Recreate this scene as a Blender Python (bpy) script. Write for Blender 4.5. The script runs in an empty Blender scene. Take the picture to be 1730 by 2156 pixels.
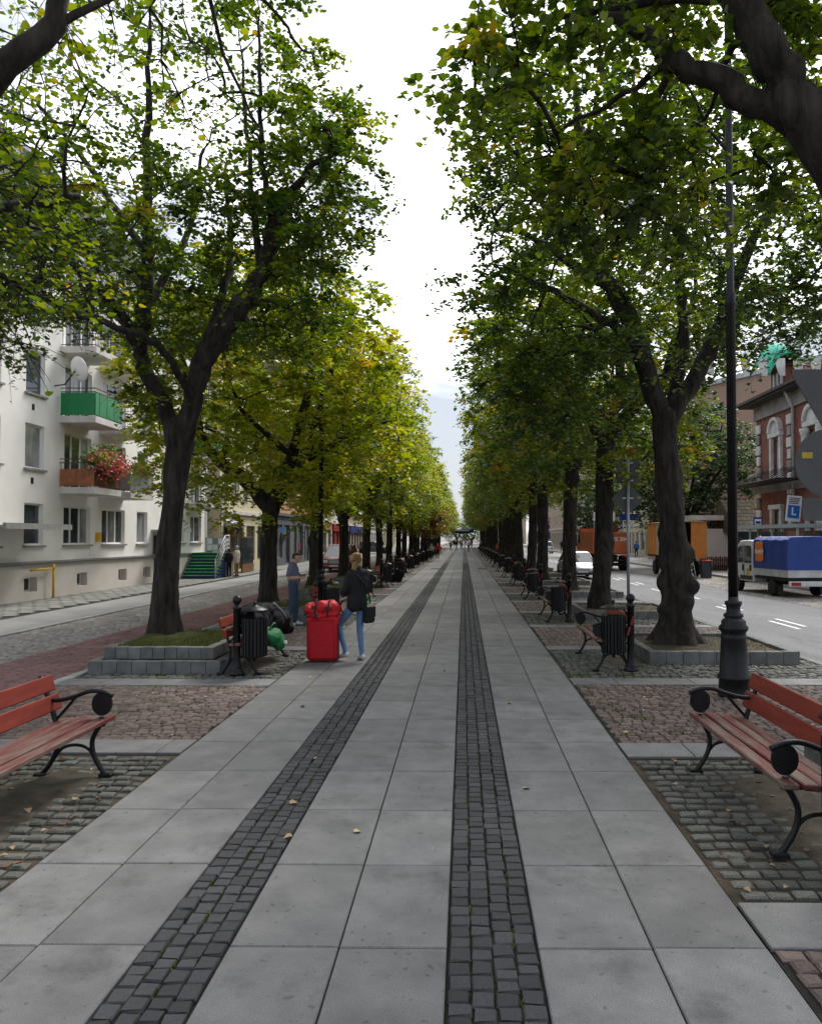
import bpy, bmesh, math, random
import numpy as np
from mathutils import Matrix, Vector
R = math.radians
sc = bpy.context.scene
COL = sc.collection
# ---------------------------------------------------------------- camera
cam = bpy.data.cameras.new('camera')
cam.sensor_fit = 'HORIZONTAL'; cam.sensor_width = 36.0
cam.lens = 36.0 * 1600 / 1730
cam.shift_x = -94 / 1730; cam.shift_y = 12 / 1730
cam.clip_start = 0.05; cam.clip_end = 3000
camo = bpy.data.objects.new('camera', cam); COL.objects.link(camo)
camo.location = (0, 0, 2.0)
camo.rotation_euler = (R(90 + 1.504), 0, R(0.609))
sc.camera = camo
# ---------------------------------------------------------------- world, sun, exposure
SUN_EL, SUN_AZ = 52.0, 25.0            # azimuth from +Y, clockwise
w = bpy.data.worlds.new('World'); sc.world = w; w.use_nodes = True
nt = w.node_tree; nt.nodes.clear()
N = nt.nodes.new; L = nt.links.new
out = N('ShaderNodeOutputWorld'); bg = N('ShaderNodeBackground')
sky = N('ShaderNodeTexSky'); sky.sky_type = 'NISHITA'; sky.sun_disc = False
sky.sun_elevation = R(SUN_EL); sky.sun_rotation = R(SUN_AZ); sky.air_density = 1.0; sky.dust_density = 2.5
tc = N('ShaderNodeTexCoord'); mp = N('ShaderNodeMapping'); mp.inputs['Scale'].default_value = (1.0, 1.0, 2.2)
L(tc.outputs['Generated'], mp.inputs['Vector'])
n1 = N('ShaderNodeTexNoise'); n1.inputs['Scale'].default_value = 2.6; n1.inputs['Detail'].default_value = 6; n1.inputs['Roughness'].default_value = .52
n1.inputs['Distortion'].default_value = .4
L(mp.outputs['Vector'], n1.inputs['Vector'])
cr = N('ShaderNodeValToRGB')
cr.color_ramp.elements[0].position = .41; cr.color_ramp.elements[0].color = (1.5, 1.62, 1.82, 1)
cr.color_ramp.elements[1].position = .64; cr.color_ramp.elements[1].color = (7.4, 7.4, 7.5, 1)
# thin cloud is brighter round the hidden sun
dt = N('ShaderNodeVectorMath'); dt.operation = 'DOT_PRODUCT'; L(tc.outputs['Generated'], dt.inputs[0])
dt.inputs[1].default_value = (math.sin(R(SUN_AZ)) * math.cos(R(SUN_EL)), math.cos(R(SUN_AZ)) * math.cos(R(SUN_EL)), math.sin(R(SUN_EL)))
gl = N('ShaderNodeMapRange'); gl.interpolation_type = 'SMOOTHSTEP'; gl.inputs['From Min'].default_value = .45; gl.inputs['From Max'].default_value = .95
gl.inputs['To Min'].default_value = -.13; gl.inputs['To Max'].default_value = .10; L(dt.outputs['Value'], gl.inputs['Value'])
sm = N('ShaderNodeMath'); sm.operation = 'ADD'; L(n1.outputs['Fac'], sm.inputs[0]); L(gl.outputs[0], sm.inputs[1])
L(sm.outputs[0], cr.inputs['Fac'])
mx = N('ShaderNodeMix'); mx.data_type = 'RGBA'; mx.inputs['Factor'].default_value = .90
L(sky.outputs['Color'], mx.inputs['A']); L(cr.outputs['Color'], mx.inputs['B'])
L(mx.outputs['Result'], bg.inputs['Color']); bg.inputs['Strength'].default_value = .15
L(bg.outputs['Background'], out.inputs['Surface'])
sd = bpy.data.lights.new('sun', 'SUN'); sd.energy = 1.4; sd.angle = R(18); sd.color = (1, .965, .91)
so = bpy.data.objects.new('sun', sd); COL.objects.link(so)
so.rotation_euler = (R(90 - SUN_EL), 0, R(180 - SUN_AZ)); so.location = (0, 0, 60)
vs = sc.view_settings
vs.view_transform = 'Standard'; vs.look = 'None'; vs.exposure = 1.35; vs.gamma = 1; vs.use_curve_mapping = False
sc.render.engine = 'CYCLES'
cy = sc.cycles
cy.max_bounces = 7; cy.diffuse_bounces = 4; cy.glossy_bounces = 3; cy.transmission_bounces = 5; cy.transparent_max_bounces = 8
cy.caustics_reflective = False; cy.caustics_refractive = False
cy.use_denoising = True
try: cy.denoiser = 'OPENIMAGEDENOISE'
except Exception: pass
cy.sample_clamp_indirect = 6
# ---------------------------------------------------------------- helpers
class MB:
    def __init__(s): s.v = []; s.f = []; s.m = []; s.s = []
    def add(s, vs, fs, mi=0, smooth=False, M=None):
        b = len(s.v)
        if M is not None: vs = [tuple(M @ Vector(p)) for p in vs]
        s.v += [tuple(p) for p in vs]
        for f in fs: s.f.append(tuple(i + b for i in f)); s.m.append(mi); s.s.append(smooth)
        return s
    def box(s, x0, x1, y0, y1, z0, z1, mi=0, M=None):
        return s.add([(x0,y0,z0),(x1,y0,z0),(x1,y1,z0),(x0,y1,z0),(x0,y0,z1),(x1,y0,z1),(x1,y1,z1),(x0,y1,z1)],
              [(0,3,2,1),(4,5,6,7),(0,1,5,4),(1,2,6,5),(2,3,7,6),(3,0,4,7)], mi, False, M)
    def cbox(s, x0, x1, y0, y1, z0, z1, c=.01, mi=0, M=None):          # box with chamfered edges
        P = []; F = []
        for (zz, ins) in ((z0, c), (z0 + c, 0), (z1 - c, 0), (z1, c)):
            a, b, d, e = x0 + ins, x1 - ins, y0 + ins, y1 - ins
            k = c * .7 if ins == 0 else c * .3
            P += [(a + k, d, zz), (b - k, d, zz), (b, d + k, zz), (b, e - k, zz), (b - k, e, zz), (a + k, e, zz), (a, e - k, zz), (a, d + k, zz)]
        F.append(tuple(range(7, -1, -1))); F.append(tuple(range(24, 32)))
        for r in range(3):
            for i in range(8):
                j = (i + 1) % 8; F.append((r*8+i, r*8+j, r*8+8+j, r*8+8+i))
        return s.add(P, F, mi, False, M)
    def tube(s, pts, rad, n=8, mi=0, smooth=True, cap=True, M=None, flat=1.0):
        pts = [Vector(p) for p in pts]; m = len(pts)
        if not hasattr(rad, '__len__'): rad = [rad] * m
        P = []; prev = None
        for i, p in enumerate(pts):
            t = (pts[min(i+1, m-1)] - pts[max(i-1, 0)])
            if t.length < 1e-9: t = Vector((0, 0, 1))
            t.normalize()
            if prev is None:
                a = Vector((1, 0, 0)) if abs(t.x) < .8 else Vector((0, 1, 0))
            else: a = prev
            u = a - t * a.dot(t)
            if u.length < 1e-6: u = t.orthogonal()
            u.normalize(); prev = u; v = t.cross(u)
            for k in range(n):
                an = 2 * math.pi * k / n
                P.append(p + (u * math.cos(an) + v * math.sin(an) * flat) * rad[i])
        F = []
        for i in range(m - 1):
            for k in range(n):
                q = (k + 1) % n; F.append((i*n+k, i*n+q, (i+1)*n+q, (i+1)*n+k))
        if cap: F.append(tuple(range(n-1, -1, -1))); F.append(tuple((m-1)*n + k for k in range(n)))
        return s.add(P, F, mi, smooth, M)
    def lathe(s, prof, n=16, c=(0, 0, 0), mi=0, smooth=True, M=None):
        P = []; F = []; m = len(prof)
        for r, z in prof:
            for k in range(n):
                a = 2*math.pi*k/n; P.append((c[0] + r*math.cos(a), c[1] + r*math.sin(a), c[2] + z))
        for i in range(m - 1):
            for k in range(n):
                q = (k+1) % n; F.append((i*n+k, i*n+q, (i+1)*n+q, (i+1)*n+k))
        F.append(tuple(range(n-1, -1, -1))); F.append(tuple((m-1)*n + k for k in range(n)))
        return s.add(P, F, mi, smooth, M)
    def ball(s, c, r, nu=12, nv=8, mi=0, M=None):
        if not hasattr(r, '__len__'): r = (r, r, r)
        P = [(c[0], c[1], c[2] - r[2])]; F = []
        for j in range(1, nv):
            b = -math.pi/2 + math.pi*j/nv
            for k in range(nu):
                a = 2*math.pi*k/nu
                P.append((c[0] + r[0]*math.cos(b)*math.cos(a), c[1] + r[1]*math.cos(b)*math.sin(a), c[2] + r[2]*math.sin(b)))
        P.append((c[0], c[1], c[2] + r[2])); T = len(P) - 1
        for k in range(nu):
            q = (k+1) % nu
            F.append((0, 1+q, 1+k)); F.append((T, 1+(nv-2)*nu+k, 1+(nv-2)*nu+q))
            for j in range(nv-2): F.append((1+j*nu+k, 1+j*nu+q, 1+(j+1)*nu+q, 1+(j+1)*nu+k))
        return s.add(P, F, mi, True, M)
    def prism(s, poly, d0, d1, plane='xz', mi=0, M=None, smooth=False):   # polygon in a plane, pushed along the third axis
        def pt(a, b, d): return {'xz': (a, d, b), 'yz': (d, a, b), 'xy': (a, b, d)}[plane]
        n = len(poly)
        P = [pt(a, b, d0) for a, b in poly] + [pt(a, b, d1) for a, b in poly]
        F = [tuple(range(n)), tuple(range(2*n-1, n-1, -1))] + [(i, i+n, (i+1) % n + n, (i+1) % n) for i in range(n)]
        return s.add(P, F, mi, smooth, M)
    def mesh(s, name, mats):
        me = bpy.data.meshes.new(name); me.from_pydata(s.v, [], s.f)
        if not isinstance(mats, (list, tuple)): mats = [mats]
        for m in mats: me.materials.append(m)
        me.polygons.foreach_set('material_index', s.m); me.polygons.foreach_set('use_smooth', s.s)
        me.update(); return me
    def build(s, name, mats, parent=None, fix=True):
        me = s.mesh(name, mats)
        if fix:
            bm = bmesh.new(); bm.from_mesh(me); bmesh.ops.recalc_face_normals(bm, faces=bm.faces); bm.to_mesh(me); bm.free()
        return link(name, me, parent)
def link(name, me, parent=None, loc=None, rz=0, scale=None):
    o = bpy.data.objects.new(name, me); COL.objects.link(o)
    if parent is not None: o.parent = parent
    if loc is not None: o.location = loc
    if rz: o.rotation_euler = (0, 0, rz)
    if scale is not None: o.scale = scale
    return o
def tag(o, label=None, cat=None, group=None, kind=None):
    if label: o['label'] = label
    if cat: o['category'] = cat
    if group: o['group'] = group
    if kind: o['kind'] = kind
    return o
def thing(name, label, cat, loc=(0, 0, 0), rz=0, group=None):
    o = link(name, None, None, loc, rz); o.empty_display_size = .2
    return tag(o, label, cat, group)
def struct(o): o['kind'] = 'structure'; return o
def copy_tree(o, parent=None, loc=None, rz=None):
    c = o.copy(); COL.objects.link(c); c.parent = parent
    if loc is not None: c.location = loc
    if rz is not None: c.rotation_euler = (0, 0, rz)
    for ch in o.children: copy_tree(ch, c)
    return c
def np_mesh(name, V, F, mats, tint=None, smooth=False):                 # fast mesh from arrays, F all of one size
    me = bpy.data.meshes.new(name); n, k = F.shape
    me.vertices.add(len(V)); me.vertices.foreach_set('co', np.asarray(V, np.float32).ravel())
    me.loops.add(n * k); me.loops.foreach_set('vertex_index', F.astype(np.int32).ravel())
    me.polygons.add(n); me.polygons.foreach_set('loop_start', np.arange(0, n*k, k, dtype=np.int32))
    if smooth: me.polygons.foreach_set('use_smooth', np.ones(n, bool))
    for m in (mats if isinstance(mats, (list, tuple)) else [mats]): me.materials.append(m)
    if tint is not None:
        a = me.attributes.new('tint', 'FLOAT', 'POINT'); a.data.foreach_set('value', np.asarray(tint, np.float32))
    me.update(calc_edges=True); return me
ORD = ['nearest', 'second', 'third', 'fourth', 'fifth', 'sixth', 'seventh', 'eighth', 'ninth', 'tenth', 'eleventh', 'twelfth', 'thirteenth', 'fourteenth',
       'fifteenth', 'sixteenth', 'seventeenth', 'eighteenth', 'nineteenth', 'twentieth', 'twenty-first', 'twenty-second', 'twenty-third', 'twenty-fourth']
# ---------------------------------------------------------------- materials
def mat(name, col, rough=.75, var=.15, scale=6., bump=.0, bscale=40., metal=0., spec=.4, rand=0., col2=None, lo=.35, hi=.65, detail=6., stretch=None, coat=0., speck=0., sscale=150.):
    m = bpy.data.materials.new(name); m.use_nodes = True; t = m.node_tree; b = t.nodes['Principled BSDF']
    N = t.nodes.new; L = t.links.new
    tc = N('ShaderNodeTexCoord'); oi = N('ShaderNodeObjectInfo')
    ad = N('ShaderNodeVectorMath'); ad.operation = 'ADD'
    sc_ = N('ShaderNodeVectorMath'); sc_.operation = 'SCALE'; sc_.inputs['Scale'].default_value = 37.
    cb = N('ShaderNodeCombineXYZ'); L(oi.outputs['Random'], cb.inputs[0]); L(oi.outputs['Random'], cb.inputs[1]); L(cb.outputs[0], sc_.inputs[0])
    L(tc.outputs['Object'], ad.inputs[0]); L(sc_.outputs[0], ad.inputs[1])
    vec = ad.outputs[0]
    if stretch:
        mp = N('ShaderNodeMapping'); mp.inputs['Scale'].default_value = stretch; L(vec, mp.inputs['Vector']); vec = mp.outputs['Vector']
    nz = N('ShaderNodeTexNoise'); nz.inputs['Scale'].default_value = scale; nz.inputs['Detail'].default_value = detail; nz.inputs['Roughness'].default_value = .6
    L(vec, nz.inputs['Vector'])
    cr = N('ShaderNodeValToRGB'); e = cr.color_ramp.elements
    c2 = col2 or tuple(min(1, c * (1 + var)) for c in col); c1 = col if col2 else tuple(c * (1 - var) for c in col)
    e[0].position = lo; e[0].color = (*c1, 1); e[1].position = hi; e[1].color = (*c2, 1)
    L(nz.outputs['Fac'], cr.inputs['Fac'])
    co = cr.outputs['Color']
    if speck:
        n3 = N('ShaderNodeTexNoise'); n3.inputs['Scale'].default_value = sscale; n3.inputs['Detail'].default_value = 3; L(vec, n3.inputs['Vector'])
        n4 = N('ShaderNodeTexNoise'); n4.inputs['Scale'].default_value = 1.9; n4.inputs['Detail'].default_value = 9; n4.inputs['Roughness'].default_value = .7; L(vec, n4.inputs['Vector'])
        s1 = N('ShaderNodeMapRange'); s1.inputs['From Min'].default_value = .3; s1.inputs['From Max'].default_value = .7; s1.inputs['To Min'].default_value = 1 - speck; s1.inputs['To Max'].default_value = 1 + speck; L(n3.outputs['Fac'], s1.inputs['Value'])
        s2 = N('ShaderNodeMapRange'); s2.inputs['From Min'].default_value = .53; s2.inputs['From Max'].default_value = .72; s2.inputs['To Min'].default_value = 1; s2.inputs['To Max'].default_value = .55; L(n4.outputs['Fac'], s2.inputs['Value'])
        s3 = N('ShaderNodeMath'); s3.operation = 'MULTIPLY'; L(s1.outputs[0], s3.inputs[0]); L(s2.outputs[0], s3.inputs[1])
        n5 = N('ShaderNodeTexNoise'); n5.inputs['Scale'].default_value = 17.; n5.inputs['Detail'].default_value = 2; L(vec, n5.inputs['Vector'])
        s4 = N('ShaderNodeMapRange'); s4.inputs['From Min'].default_value = .665; s4.inputs['From Max'].default_value = .70; s4.inputs['To Min'].default_value = 1; s4.inputs['To Max'].default_value = .66; L(n5.outputs['Fac'], s4.inputs['Value'])
        s5 = N('ShaderNodeMath'); s5.operation = 'MULTIPLY'; L(s3.outputs[0], s5.inputs[0]); L(s4.outputs[0], s5.inputs[1]); s3 = s5
        h3 = N('ShaderNodeHueSaturation'); L(co, h3.inputs['Color']); L(s3.outputs[0], h3.inputs['Value']); co = h3.outputs['Color']
    if rand:
        ge = N('ShaderNodeNewGeometry'); a2 = N('ShaderNodeMath'); a2.operation = 'ADD'
        L(oi.outputs['Random'], a2.inputs[0]); L(ge.outputs['Random Per Island'], a2.inputs[1])
        fr = N('ShaderNodeMath'); fr.operation = 'FRACT'; L(a2.outputs[0], fr.inputs[0])
        mr = N('ShaderNodeMapRange'); mr.inputs['To Min'].default_value = 1 - rand; mr.inputs['To Max'].default_value = 1 + rand; L(fr.outputs[0], mr.inputs['Value'])
        hs = N('ShaderNodeHueSaturation'); L(co, hs.inputs['Color']); L(mr.outputs[0], hs.inputs['Value']); co = hs.outputs['Color']
    L(co, b.inputs['Base Color'])
    b.inputs['Roughness'].default_value = rough; b.inputs['Metallic'].default_value = metal; b.inputs['Specular IOR Level'].default_value = spec
    if coat: b.inputs['Coat Weight'].default_value = coat; b.inputs['Coat Roughness'].default_value = .1
    if bump:
        n2 = N('ShaderNodeTexNoise'); n2.inputs['Scale'].default_value = bscale; n2.inputs['Detail'].default_value = 5; L(vec, n2.inputs['Vector'])
        bp = N('ShaderNodeBump'); bp.inputs['Strength'].default_value = bump; bp.inputs['Distance'].default_value = .02
        L(n2.outputs['Fac'], bp.inputs['Height']); L(bp.outputs['Normal'], b.inputs['Normal'])
    return m
def glass(name, col=(.03, .04, .045), rough=.06):
    m = mat(name, col, rough, var=.4, scale=1.3, spec=.9); return m
def leafmat(name, stops, trans=.45):
    m = bpy.data.materials.new(name); m.use_nodes = True; t = m.node_tree; t.nodes.clear()
    N = t.nodes.new; L = t.links.new
    at = N('ShaderNodeAttribute'); at.attribute_name = 'tint'
    oi = N('ShaderNodeObjectInfo')
    mr = N('ShaderNodeMapRange'); mr.inputs['To Min'].default_value = -.07; mr.inputs['To Max'].default_value = .07; L(oi.outputs['Random'], mr.inputs['Value'])
    ad = N('ShaderNodeMath'); ad.operation = 'ADD'; L(at.outputs['Fac'], ad.inputs[0]); L(mr.outputs[0], ad.inputs[1])
    cr = N('ShaderNodeValToRGB'); el = cr.color_ramp.elements
    while len(el) < len(stops): el.new(.5)
    for e, (p, c) in zip(el, stops): e.position = p; e.color = (*c, 1)
    L(ad.outputs[0], cr.inputs['Fac'])
    d = N('ShaderNodeBsdfDiffuse'); L(cr.outputs['Color'], d.inputs['Color'])
    hs = N('ShaderNodeHueSaturation'); hs.inputs['Value'].default_value = 1.9; hs.inputs['Saturation'].default_value = 1.1; hs.inputs['Hue'].default_value = .485; L(cr.outputs['Color'], hs.inputs['Color'])
    tr = N('ShaderNodeBsdfTranslucent'); L(hs.outputs['Color'], tr.inputs['Color'])
    m1 = N('ShaderNodeMixShader'); m1.inputs['Fac'].default_value = trans; L(d.outputs[0], m1.inputs[1]); L(tr.outputs[0], m1.inputs[2])
    g = N('ShaderNodeBsdfGlossy'); g.inputs['Roughness'].default_value = .42; g.inputs['Color'].default_value = (.9, .95, 1, 1)
    m2 = N('ShaderNodeMixShader'); m2.inputs['Fac'].default_value = .05; L(m1.outputs[0], m2.inputs[1]); L(g.outputs[0], m2.inputs[2])
    o = N('ShaderNodeOutputMaterial'); L(m2.outputs[0], o.inputs['Surface'])
    return m
M = {}
M['slab'] = mat('granite_slab', (.125, .124, .121), .68, scale=3.2, col2=(.208, .205, .20), lo=.3, hi=.72, bump=.12, bscale=160, rand=.13, detail=12, speck=.26)
M['dark_cobble'] = mat('basalt_sett', (.046, .0465, .049), .7, var=.4, scale=14, bump=.3, bscale=60, rand=.35)
M['grey_cobble'] = mat('grey_granite_sett', (.062, .066, .050), .8, scale=12, col2=(.165, .165, .145), bump=.4, bscale=60, rand=.25)
M['red_cobble'] = mat('red_brown_sett', (.105, .075, .064), .8, scale=7, col2=(.165, .125, .108), bump=.35, bscale=60, rand=.33)
M['street_cobble'] = mat('street_sett', (.20, .185, .165), .8, scale=2., col2=(.30, .275, .25), bump=.3, bscale=60, rand=.25)
M['red_brick'] = mat('red_path_paver', (.20, .108, .102), .85, var=.2, scale=1.2, rand=.16, bump=.15, bscale=90)
M['soil'] = mat('soil', (.030, .022, .014), .95, scale=5, col2=(.085, .062, .038), bump=.8, bscale=50, detail=10)
M['joint'] = mat('joint_soil', (.016, .014, .011), .95, scale=4.5, col2=(.035, .045, .014), lo=.5, hi=.68, bump=.5, bscale=80)
M['soil_pale'] = mat('trodden_soil', (.045, .036, .024), .95, scale=6, col2=(.095, .08, .055), bump=.6, bscale=60, detail=10)
M['kerb'] = mat('kerb_stone', (.10, .105, .10), .8, scale=4, col2=(.19, .19, .185), bump=.3, bscale=70, rand=.14)
M['kerb_pale'] = mat('pale_kerb', (.30, .30, .29), .8, var=.2, scale=5, bump=.2, rand=.1)
M['asphalt'] = mat('asphalt', (.115, .117, .125), .8, scale=.55, col2=(.165, .165, .172), bump=.25, bscale=220, detail=9, stretch=(1, .25, 1), speck=.15)
M['asphalt_l'] = mat('worn_asphalt', (.19, .19, .18), .85, scale=.8, col2=(.26, .255, .245), bump=.2, bscale=200, detail=9)
M['ground'] = mat('ground', (.15, .145, .135), .9, var=.25, scale=.3)
M['paver'] = mat('pale_paver', (.13, .138, .122), .85, scale=2.5, col2=(.23, .23, .21), bump=.2, bscale=60, rand=.12)
M['paint'] = mat('road_paint', (.55, .55, .55), .7, scale=9, col2=(.78, .78, .77), lo=.3, hi=.5)
M['iron'] = mat('black_iron', (.007, .0075, .009), .45, var=.35, scale=9, bump=.08, bscale=60, spec=.35)
M['bark'] = mat('lime_bark', (.005, .0042, .0034), .95, scale=11, col2=(.046, .038, .030), bump=1., bscale=26, stretch=(1, 1, .22), detail=10)
M['grass'] = mat('grass', (.06, .085, .012), .9, scale=9, col2=(.15, .165, .035))
# ---------------------------------------------------------------- ground and roads
def sheet(name, x0, x1, y0, y1, z, th, m): return struct(MB().box(x0, x1, y0, y1, z - th, z).build(name, m, fix=False))
sheet('ground', -500, 500, -60, 900, -.25, .2, M['ground'])
sheet('road', 5.75, 10.5, -20, 420, -.09, .12, M['asphalt'])
sheet('right_pavement', 13.6, 45, -20, 420, .03, .2, M['asphalt_l'])
sheet('worn_asphalt_strip', -11.4, -9.65, -20, 420, -.03, .15, M['asphalt_l'])
sheet('left_pavement', -14.4, -11.4, -20, 420, -.05, .15, M['joint'])
sheet('left_forecourt', -45, -14.4, -20, 420, -.06, .1, M['asphalt_l'])
rng = random.Random(4)
def F_PROJ(x, y):                                        # is a ground spot inside the photographed field
    yy = max(y, .5); u = 976 + x * 1600 / yy; v = 1132 + 3200 / yy
    return -60 < u < 1800 and v < 2260
def unit_stone(k, ch=.13, r=None):
    r = random.Random(100 + k); j = lambda a: r.uniform(-a, a)
    c = [(-.5, -.5), (.5, -.5), (.5, .5), (-.5, .5)]
    P = [(x, y, 0) for x, y in c] + [(x * (1 + j(.05)), y * (1 + j(.05)), .78) for x, y in c]
    P += [(x * (1 - 2*ch) + j(.05), y * (1 - 2*ch) + j(.05), 1 + j(.09)) for x, y in c]
    F = [(0,1,5,4),(1,2,6,5),(2,3,7,6),(3,0,4,7),(4,5,9,8),(5,6,10,9),(6,7,11,10),(7,4,8,11),(8,9,10,11)]
    return P, F
STONES = [unit_stone(k) for k in range(7)]
FLATS = [unit_stone(k + 20, .05) for k in range(4)]
_sm = {}
def stone_mesh(kind, k, m):
    key = (kind, k, m.name)
    if key not in _sm:
        P, F = (STONES if kind == 's' else FLATS)[k]
        me = bpy.data.meshes.new('stone'); me.from_pydata(P, [], F); me.materials.append(m); me.update(); _sm[key] = me
    return _sm[key]
def pave(parent, part, stones, m, ztop, h, n_ind=300, kind='s', geo_limit=99999, dzz=.004):
    """stones: (cx, cy, w, l, rot). The nearest ones in view become objects, the rest one joined part."""
    stones = [s for s in stones if F_PROJ(s[0], s[1])]
    stones.sort(key=lambda s: s[1] * s[1] + s[0] * s[0])
    src = STONES if kind == 's' else FLATS
    V = []; F = []
    for i, (cx, cy, a, b, rot) in enumerate(stones[:geo_limit]):
        k = rng.randrange(len(src)); dz = rng.uniform(-dzz, dzz)
        if i < n_ind:
            o = link(part, stone_mesh(kind, k, m), parent, (cx, cy, ztop - h + dz), rot + (math.pi if rng.random() < .5 else 0), (a, b, h))
        else:
            P, Fs = src[k]; c_, s_ = math.cos(rot), math.sin(rot); base = len(V)
            for x, y, z in P: V.append((cx + x*a*c_ - y*b*s_, cy + x*a*s_ + y*b*c_, ztop - h + dz + z*h))
            F += [tuple(q + base for q in f) for f in Fs]
    if V:
        o = link(part + '_field', np_mesh(part + '_field', np.array(V), np.array(F), m), parent); o['kind'] = 'stuff'
# promenade slabs and the two dark sett stripes
XS = [-2.62, -2.09, -1.56, -1.15, -.61, -.08, .36, .92, 1.48]
prom = sheet('promenade', -2.63, 1.49, -4, 230, -.03, .1, M['joint'])
J0, DJ = 3.76, .932
slab_list = []
for r_ in range(-2, 60):
    for c0, c1 in ((0, 1), (1, 2), (3, 4), (4, 5), (6, 7), (7, 8)):
        off = (.0, .008, -.004, .003, .006, .01)[(c0 * 5) % 6]
        slab_list.append((XS[c0], XS[c1], J0 + DJ * r_ + off, J0 + DJ * (r_ + 1) + off))
slab_list = [s for s in slab_list if F_PROJ(s[0], s[3]) or F_PROJ(s[1], s[3])]
slab_list.sort(key=lambda s: s[2])
_slm = {}
for i, (x0, x1, y0, y1) in enumerate(slab_list):
    if i < 300:
        wd = round(x1 - x0, 3)
        if wd not in _slm: _slm[wd] = MB().cbox(-wd/2 + .004, wd/2 - .004, -DJ/2 + .004, DJ/2 - .004, -.045, 0, .006).mesh('slab', M['slab'])
        link('slab', _slm[wd], prom, ((x0+x1)/2, (y0+y1)/2, rng.uniform(-.0015, .0015)))
    else: yend = y0; break
mb = MB()
for c0, c1 in ((0, 1), (1, 2), (3, 4), (4, 5), (6, 7), (7, 8)):
    y = J0 + DJ * math.ceil((yend - J0) / DJ)
    while y < 225: mb.box(XS[c0] + .004, XS[c1] - .004, y + .004, y + DJ - .004, -.045, 0); y += DJ
o = mb.build('far_slabs', M['slab'], prom, fix=False); o['kind'] = 'stuff'
for si, (a, b) in enumerate(((2, 3), (5, 6))):
    st = struct(MB().box(XS[a] + .003, XS[b] - .003, -4, 230, -.03, -.022).build('dark_sett_stripe', M['joint'], fix=False))
    S = []; y = 2.9; wd = XS[b] - XS[a] - .012
    yc = [2.9] * 4
    cols = [0, .25, .5, .75, 1.0]
    for k in range(4):
        y = 2.9 + rng.random() * .08
        while y < 60:
            l = rng.uniform(.085, .125); w0 = wd / 4
            S.append((XS[a] + .006 + w0 * (k + .5) + rng.uniform(-.005, .005), y + l/2, w0 - .009 + rng.uniform(-.006, .004), l - .010, rng.uniform(-.05, .05))); y += l
    pave(st, 'sett', S, M['dark_cobble'], .001, .05, kind='f', dzz=.0025)
    o = MB().box(XS[a] + .005, XS[b] - .005, 60, 228, -.02, .001).build('far_setts', M['dark_cobble'], st, fix=False); o['kind'] = 'stuff'
# side strips: bench bays (grey setts), cross bands (slabs), red sett bays
PL, PR = 6.45, 6.65
def rows(x0, x1, y0, y1, sx, sy, gx, gy, excl=(), jit=.006, arc=0):
    S = []; y = y0
    while y < y1 - sy * .5:
        x = x0 + rng.uniform(0, sx * .4); first = True
        while x < x1 - sx * .4:
            a = sx * rng.uniform(.82, 1.22); a = min(a, x1 - x)
            cx, cy = x + a/2, y + sy/2 + (arc * math.sin((x - x0) * 3.3 + y * .6) if arc else 0)
            if not any(e[0] < cx < e[1] and e[2] < cy < e[3] for e in excl) and y0 < cy < y1:
                S.append((cx, cy + rng.uniform(-jit, jit), a - gx, sy - gy + rng.uniform(-.008, .006), rng.uniform(-.05, .05)))
            x += a
        y += sy
    return S
PLANTERS = []                      # (side, x0, x1, y0, y1)
for k in range(24):
    PLANTERS.append(('R', 2.95, 5.33, 12.15 + PR * (k-1), 14.6 + PR * (k-1)) if k else ('R', 3.0, 5.33, 4.4, 6.8))
    PLANTERS.append(('L', -5.55, -3.58, 11.2 + PL * (k-1), 13.75 + PL * (k-1)) if k else ('L', -5.55, -3.85, 4.1, 6.46))
med = sheet('median_bed', -5.6, 5.6, -6, 230, -.032, .1, M['soil'])
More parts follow.
